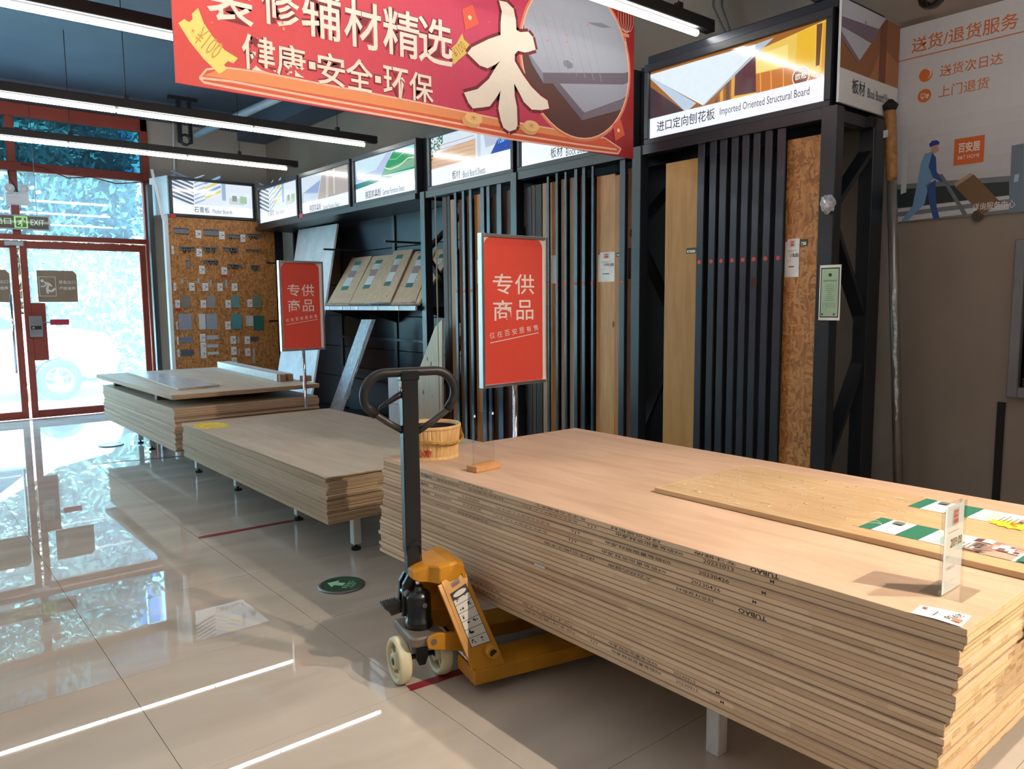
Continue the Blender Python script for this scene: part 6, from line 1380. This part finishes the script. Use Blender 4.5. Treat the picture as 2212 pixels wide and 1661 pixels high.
ITEMS = [
 ('tag', 3.169, 2.254, 3.237, 2.351, (226, 228, 232), ''),
 ('tag', 3.461, 2.252, 3.53, 2.349, (226, 228, 232), ''),
 ('tag', 3.734, 2.23, 3.796, 2.324, (226, 228, 232), ''),
 ('tag', 2.872, 2.046, 2.9, 2.144, (226, 228, 232), ''),
 ('tag', 3.168, 2.024, 3.236, 2.121, (226, 228, 232), ''),
 ('tag', 3.191, 1.808, 3.259, 1.909, (226, 228, 232), ''),
 ('tag', 3.467, 1.804, 3.539, 1.897, (226, 228, 232), ''),
 ('tag', 2.872, 1.596, 2.901, 1.693, (226, 228, 232), ''),
 ('tag', 3.059, 1.596, 3.123, 1.695, (226, 228, 232), ''),
 ('tag', 3.221, 1.594, 3.292, 1.693, (226, 228, 232), ''),
 ('tag', 3.407, 1.594, 3.474, 1.692, (226, 228, 232), ''),
 ('tag', 3.591, 1.595, 3.663, 1.693, (226, 228, 232), ''),
 ('tag', 2.88, 1.385, 2.936, 1.479, (226, 228, 232), ''),
 ('tag', 3.188, 1.382, 3.254, 1.477, (226, 228, 232), ''),
 ('tag', 3.5, 1.378, 3.568, 1.476, (226, 228, 232), ''),
 ('tag', 3.787, 1.384, 3.853, 1.485, (226, 228, 232), ''),
 ('tag', 2.88, 1.115, 2.894, 1.212, (226, 228, 232), ''),
 ('tag', 3.484, 1.098, 3.552, 1.201, (226, 228, 232), ''),
 ('tag', 2.877, 0.927, 2.897, 1.025, (226, 228, 232), ''),
 ('tag', 3.159, 0.952, 3.224, 1.051, (226, 228, 232), ''),
 ('tag', 3.161, 0.845, 3.226, 0.942, (226, 228, 232), ''),
 ('tag', 3.159, 0.742, 3.225, 0.843, (226, 228, 232), ''),
 ('tag', 3.543, 0.909, 3.612, 1.01, (226, 228, 232), ''),
 ('tag', 3.728, 0.898, 3.796, 0.999, (226, 228, 232), ''),
 ('tag', 3.545, 0.764, 3.614, 0.868, (226, 228, 232), ''),
 ('tag', 3.729, 0.739, 3.796, 0.84, (226, 228, 232), ''),
 ('tag', 3.543, 0.653, 3.612, 0.728, (226, 228, 232), ''),
 ('tag', 2.873, 0.77, 2.899, 0.865, (226, 228, 232), ''),
 ('prof', 2.91, 2.3, 3.087, 2.367, (128, 132, 138), ''),
 ('prof', 3.268, 2.294, 3.453, 2.368, (128, 132, 138), ''),
 ('prof', 3.551, 2.273, 3.729, 2.318, (128, 132, 138), ''),
 ('prof', 3.814, 2.305, 4.013, 2.339, (128, 132, 138), ''),
 ('prof', 2.964, 2.099, 3.152, 2.139, (128, 132, 138), ''),
 ('prof', 3.251, 2.101, 3.431, 2.144, (128, 132, 138), ''),
 ('prof', 3.51, 2.106, 3.701, 2.149, (128, 132, 138), ''),
 ('prof', 3.801, 2.116, 3.996, 2.14, (128, 132, 138), ''),
 ('prof', 3.243, 1.945, 3.431, 1.982, (128, 132, 138), ''),
 ('prof', 3.548, 1.898, 3.738, 1.937, (128, 132, 138), ''),
 ('prof', 3.038, 1.877, 3.082, 1.976, (128, 132, 138), ''),
 ('prof', 3.859, 1.868, 3.953, 1.929, (110, 112, 116), ''),
 ('clip', 3.006, 2.059, 3.034, 2.123, (22, 24, 28), ''),
 ('clip', 3.063, 2.07, 3.092, 2.125, (22, 24, 28), ''),
 ('clip', 3.295, 2.069, 3.324, 2.134, (22, 24, 28), ''),
 ('clip', 3.366, 2.065, 3.393, 2.129, (22, 24, 28), ''),
 ('clip', 3.589, 2.069, 3.62, 2.137, (22, 24, 28), ''),
 ('clip', 3.635, 2.071, 3.663, 2.134, (22, 24, 28), ''),
 ('clip', 3.317, 1.917, 3.344, 1.977, (22, 24, 28), ''),
 ('clip', 3.383, 1.919, 3.413, 1.983, (22, 24, 28), ''),
 ('clip', 3.599, 1.873, 3.632, 1.931, (22, 24, 28), ''),
 ('clip', 3.647, 1.874, 3.676, 1.932, (22, 24, 28), ''),
 ('clip', 3.593, 2.259, 3.616, 2.282, (22, 24, 28), ''),
 ('clip', 3.853, 2.264, 3.88, 2.302, (22, 24, 28), ''),
 ('clip', 3.921, 2.264, 3.951, 2.305, (22, 24, 28), ''),
 ('clip', 3.883, 1.86, 3.923, 1.894, (22, 24, 28), ''),
 ('bit', 2.96, 1.687, 2.99, 1.738, (170, 174, 180), ''),
 ('bit', 3.157, 1.688, 3.184, 1.748, (170, 174, 180), ''),
 ('bit', 3.315, 1.652, 3.334, 1.735, (170, 174, 180), ''),
 ('bit', 3.505, 1.638, 3.528, 1.737, (170, 174, 180), ''),
 ('bit', 3.636, 0.912, 3.656, 0.996, (170, 174, 180), ''),
 ('bit', 3.645, 0.746, 3.656, 0.841, (170, 174, 180), ''),
 ('bit', 3.83, 0.64, 3.852, 0.833, (170, 174, 180), ''),
 ('red', 3.462, 1.768, 3.545, 1.798, (178, 50, 46), ''),
 ('red', 2.884, 1.34, 2.951, 1.375, (178, 50, 46), ''),
 ('smp', 2.945, 1.384, 3.057, 1.535, (132, 120, 112), 'brownish grey sample square, left of the upper plasterboard sample row'),
 ('smp', 3.264, 1.38, 3.366, 1.535, (146, 142, 140), 'light grey sample square in the upper plasterboard sample row'),
 ('smp', 3.577, 1.377, 3.678, 1.534, (104, 144, 142), 'pale teal sample square in the upper plasterboard sample row'),
 ('smp', 3.862, 1.373, 3.971, 1.534, (112, 128, 110), 'olive green sample square, right of the upper plasterboard sample row'),
 ('smp', 2.906, 1.107, 3.062, 1.308, (146, 152, 166), 'blue grey large sample square at the left of the lower sample row'),
 ('smp', 3.243, 1.104, 3.378, 1.303, (150, 156, 166), 'grey large sample square with a white sheet beside it'),
 ('smp', 3.153, 1.108, 3.232, 1.304, (206, 210, 214), 'white printed sheet beside the grey large sample square'),
 ('smp', 3.564, 1.099, 3.693, 1.294, (74, 140, 148), 'teal large sample square in the lower sample row'),
 ('smp', 3.858, 1.075, 3.987, 1.269, (48, 104, 96), 'dark green large sample square at the right of the lower sample row'),
 ('smp', 3.761, 1.134, 3.85, 1.271, (190, 196, 196), 'curled white sheet beside the dark green sample square'),
 ('smp', 2.917, 0.951, 3.058, 1.017, (110, 126, 152), 'light blue strip sample near the foot of the sample wall'),
 ('smp', 2.918, 0.784, 3.064, 0.859, (84, 92, 112), 'navy strip sample near the foot of the sample wall'),
 ('smp', 3.238, 0.977, 3.379, 1.028, (176, 186, 196), 'upper pale strip sample of three stacked strips'),
 ('smp', 3.237, 0.872, 3.377, 0.913, (186, 194, 202), 'middle pale strip sample of three stacked strips'),
 ('smp', 3.243, 0.783, 3.379, 0.816, (204, 208, 210), 'lower pale strip sample of three stacked strips'),
 ('smp', 3.808, 0.938, 3.911, 0.993, (96, 84, 76), 'dark brown strip sample at the right foot of the sample wall')]
SC_ = {'tag': ('price_tag', 'small white price tag pinned to the strand-board sample wall', 'price tag', 'price tags on the sample wall'),
       'prof': ('ceiling_profile', 'grey metal ceiling profile sample on the strand-board sample wall', 'profile sample', 'metal profile samples on the sample wall'),
       'clip': ('hanger_clip', 'small black hanger clip on the strand-board sample wall', 'clip', 'black clips on the sample wall'),
       'bit': ('fixing_sample', 'tiny grey fixing sample on the strand-board sample wall', 'fixing', 'fixings on the sample wall'),
       'red': ('red_label', 'small red label strip on the strand-board sample wall', 'label', 'red labels on the sample wall')}
ROWS = {}
for it in ITEMS: ROWS.setdefault(it[0], []).append(it)
LABEL = {}
for kind, lst in ROWS.items():
    if kind == 'smp': continue
    lst = sorted(lst, key=lambda t: -(t[2]+t[4])); rows = []
    for it in lst:
        if rows and abs((rows[-1][0][2]+rows[-1][0][4])/2-(it[2]+it[4])/2) < .075: rows[-1].append(it)
        else: rows.append([it])
    word = {'tag': 'white price tag', 'prof': 'grey metal profile', 'clip': 'black hanger clip', 'bit': 'tiny grey fixing', 'red': 'red label strip'}[kind]
    for ri, row in enumerate(rows):
        for ci, it in enumerate(sorted(row, key=lambda t: t[1])):
            LABEL[it[:5]] = nth(ci+1)+' '+word+' from left, '+nth(ri+1)+' such row down, strand-board sample wall'
for (kind, x0, z0, x1, z1, col, lab) in ITEMS:
    th_ = {'tag': .002, 'prof': .03, 'clip': .02, 'bit': .015, 'red': .002, 'smp': .014}[kind]
    m = M().box(x0, x1, DY-.001-th_, DY-.001, z0, z1)
    if kind == 'prof': m = M().box(x0, x1, DY-.005, DY-.001, z0, z1).box(x0, x1, DY-.03, DY-.005, z0, z0+.006).box(x0, x1, DY-.03, DY-.005, z1-.006, z1)
    if kind == 'clip': m = M().tube([(x0, DY-.004, z1), (x0, DY-.02, (z0+z1)/2), ((x0+x1)/2, DY-.025, z0), (x1, DY-.02, (z0+z1)/2), (x1, DY-.004, z1)], .006, 6)
    nm = SC_.get(kind); mt = mat('item %d %d %d' % tuple(col), col, .5, .4 if kind == 'prof' else 0)
    o = m.build(nm[0] if nm else 'board_sample', mt)
    if nm: tag(o, LABEL[(kind, x0, z0, x1, z1)], nm[2], nm[3])
    else: tag(o, lab, 'board sample', 'plasterboard samples on the sample wall')
    if kind == 'tag':
        p = Print('y', DY-.0032, .0003); w = x1-x0; h = z1-z0
        p.rect(x0+w*.2, z0+h*.68, x0+w*.8, z0+h*.72, (120, 120, 130)).rect(x0+w*.45, z0+h*.46, x0+w*.85, z0+h*.56, (50, 50, 56)).rect(x0+w*.2, z0+h*.24, x0+w*.55, z0+h*.30, (120, 120, 130)); p.build('printed_graphic', o, PAPER)

# ================================================================== OUTSIDE THE DOORS
gm = mat('bright paving', (196, 190, 180), .8, 0, .04, 1.)
struct(M().box(-40, 45, 11.35, 60, -.3, -.06).build('ground_outside', gm), 'sunlit paving outside the doors')
struct(M().box(-6.2, 4.75, 11.2, 12.3, -.14, -.01).build('entrance_step', mat('pale step', (206, 202, 196), .7)), 'pale entrance step')
# parked white car, side on
car = thing('parked_car', 'white car parked outside the glass doors, wheel showing', 'car', (.9, 14.3, -.06))
CW = mat('white car paint', (226, 228, 230), .25, 0, .01, coat=.6)
prof = [(-1.55, .30), (-1.60, .62), (-1.45, .92), (-1.0, 1.02), (-.35, 1.52), (1.25, 1.55), (2.05, 1.12), (2.85, .98), (3.02, .66), (2.98, .30)]
arch = lambda cx_: [(cx_+.40*math.cos(PI*i/10), .26+.40*math.sin(PI*i/10)) for i in range(11)]
out = prof+arch(2.15)+arch(-.75)
M().prism(out, 13.75, 15.45, 'y').build('body', CW, car, bev=.03, seg=2)
for q in ([(-.72, 1.05), (-.28, 1.44), (.40, 1.47), (.40, 1.06)], [(.48, 1.06), (.48, 1.47), (1.18, 1.46), (1.70, 1.08)]):
    M().prism(q, 13.735, 13.752, 'y').build('side_window', mat('car glass', (30, 36, 42), .08, spec=.8), car)
for cx_ in (2.15, -.75):
    w_ = M().lathe([(.20, -.0), (.30, -.0), (.325, .03), (.325, .17), (.30, .20), (.20, .20)], (cx_, 13.76, .265), 32, 'y', closed=True).build('wheel', RUBBER, car)
    hb = M().lathe([(.0, .03), (.06, .03), (.06, .06), (.0, .06)], (cx_, 13.76, .265), 16, 'y').lathe([(.185, .02), (.21, .02), (.21, .12), (.185, .12)], (cx_, 13.76, .265), 32, 'y', closed=True)
    for k in range(5):
        a = 2*PI*k/5+.4; d_ = Vector((math.cos(a), 0, math.sin(a))); c0 = Vector((cx_, 13.80, .265)); hb.beam(c0+d_*.04, c0+d_*.19, .03, .075, (0, 1, 0), w2=.03, h2=.05)
    hb.build('rim', mat('silver rim', (190, 194, 198), .3, .6), w_)
# far building with window columns
bd = thing('office_building', 'pale building with tall blue windows seen through the transom', 'building', (12, 36, -.06))
M().box(6.0, 26, 36, 44, -.06, 22).build('wall', mat('pale facade', (206, 204, 198), .8), bd)
BG = mat('blue window glass', (70, 120, 170), .15, .2)
for cxw in (7.15, 8.4, 10.6, 11.9, 14.2, 15.5):
    for k in range(6):
        wdw = M().box(cxw-.5, cxw+.5, 35.93, 35.99, 1.0+3.4*k, 3.9+3.4*k).build('window', BG, bd)
        M().box(cxw-.03, cxw+.03, 35.90, 35.93, 1.0+3.4*k, 3.9+3.4*k).box(cxw-.5, cxw+.5, 35.90, 35.93, 2.6+3.4*k, 2.66+3.4*k).build('glazing_bar', WHITE, wdw)
LEAF = [mat('leaf mid green', (112, 132, 114), .6, 0, .15, 3), mat('leaf deep green', (72, 98, 90), .6, 0, .15, 3), mat('leaf light green', (160, 178, 150), .6, 0, .15, 3)]
BARK = mat('bark', (92, 74, 60), .9, 0, .1, 8, bump=.6)
def tree(x, y, h, rx, n, mi, label, cone=False, base=1.2, seed=1):
    t = thing('tree', label, 'tree', (x, y, -.06), group='trees outside the doors')
    rr = random.Random(seed); M().cyl((x, y, -.06), (x+.1, y, h*.8), .16, .04, n=10).build('trunk', BARK, t)
    m = M(); cl_ = []
    for k in range(110):
        f = rr.random(); z = base+(h-base)*f
        R_ = rx*((1-f)**.8+.05 if cone else math.sin(PI*min(.98, .12+.82*f))**.7); a = rr.uniform(0, 2*PI); q = R_*math.sqrt(rr.random())
        cl_.append((x+q*math.cos(a), y+q*math.sin(a), z))
    for k in range(n):
        c = rr.choice(cl_); s_ = rx*.22; p0 = Vector((c[0]+rr.gauss(0, s_), c[1]+rr.gauss(0, s_), c[2]+rr.gauss(0, s_*.8)))
        u_ = Vector((rr.gauss(0, 1), rr.gauss(0, 1), rr.gauss(0, 1))).normalized(); v_ = u_.orthogonal().normalized(); w_ = rr.uniform(.06, .13)
        m.add([p0-u_*w_, p0+v_*w_*.5, p0+u_*w_, p0-v_*w_*.5], [(0, 1, 2, 3)])
    fo = m.build('foliage', LEAF[mi], t); fo['kind'] = 'stuff'
tree(1.5, 17.6, 6.1, 1.7, 12000, 0, 'leafy tree straight behind the left transom window', seed=1)
tree(3.2, 18.6, 6.1, 1.3, 11000, 1, 'dark green tree behind the middle of the transom window', seed=2)
tree(4.65, 20.5, 5.6, .5, 3600, 1, 'slim dark conifer beside the far building windows', True, .6, 3)
tree(5.9, 20.5, 6.2, .9, 5000, 1, 'dark conifer at the right edge of the transom window', True, .6, 4)
tree(5.0, 17.2, 2.8, 1.5, 7000, 2, 'bright green shrubby tree behind the car bonnet', False, .2, 5)
tree(-.8, 18.0, 6.0, 1.8, 10000, 0, 'leafy tree at the far left of the entrance glass', seed=6)
tree(2.9, 17.2, 2.4, 1.1, 6000, 2, 'low light green bush behind the parked car', False, .1, 7)
tree(-3.2, 18.5, 5.6, 1.8, 3600, 1, 'tree outside the left glazing beyond the picture edge', seed=8)

# ------------------------------------------------------------------ tidy
if _fo is not None:
    c_ = _fo.data; bpy.data.objects.remove(_fo); bpy.data.curves.remove(c_)
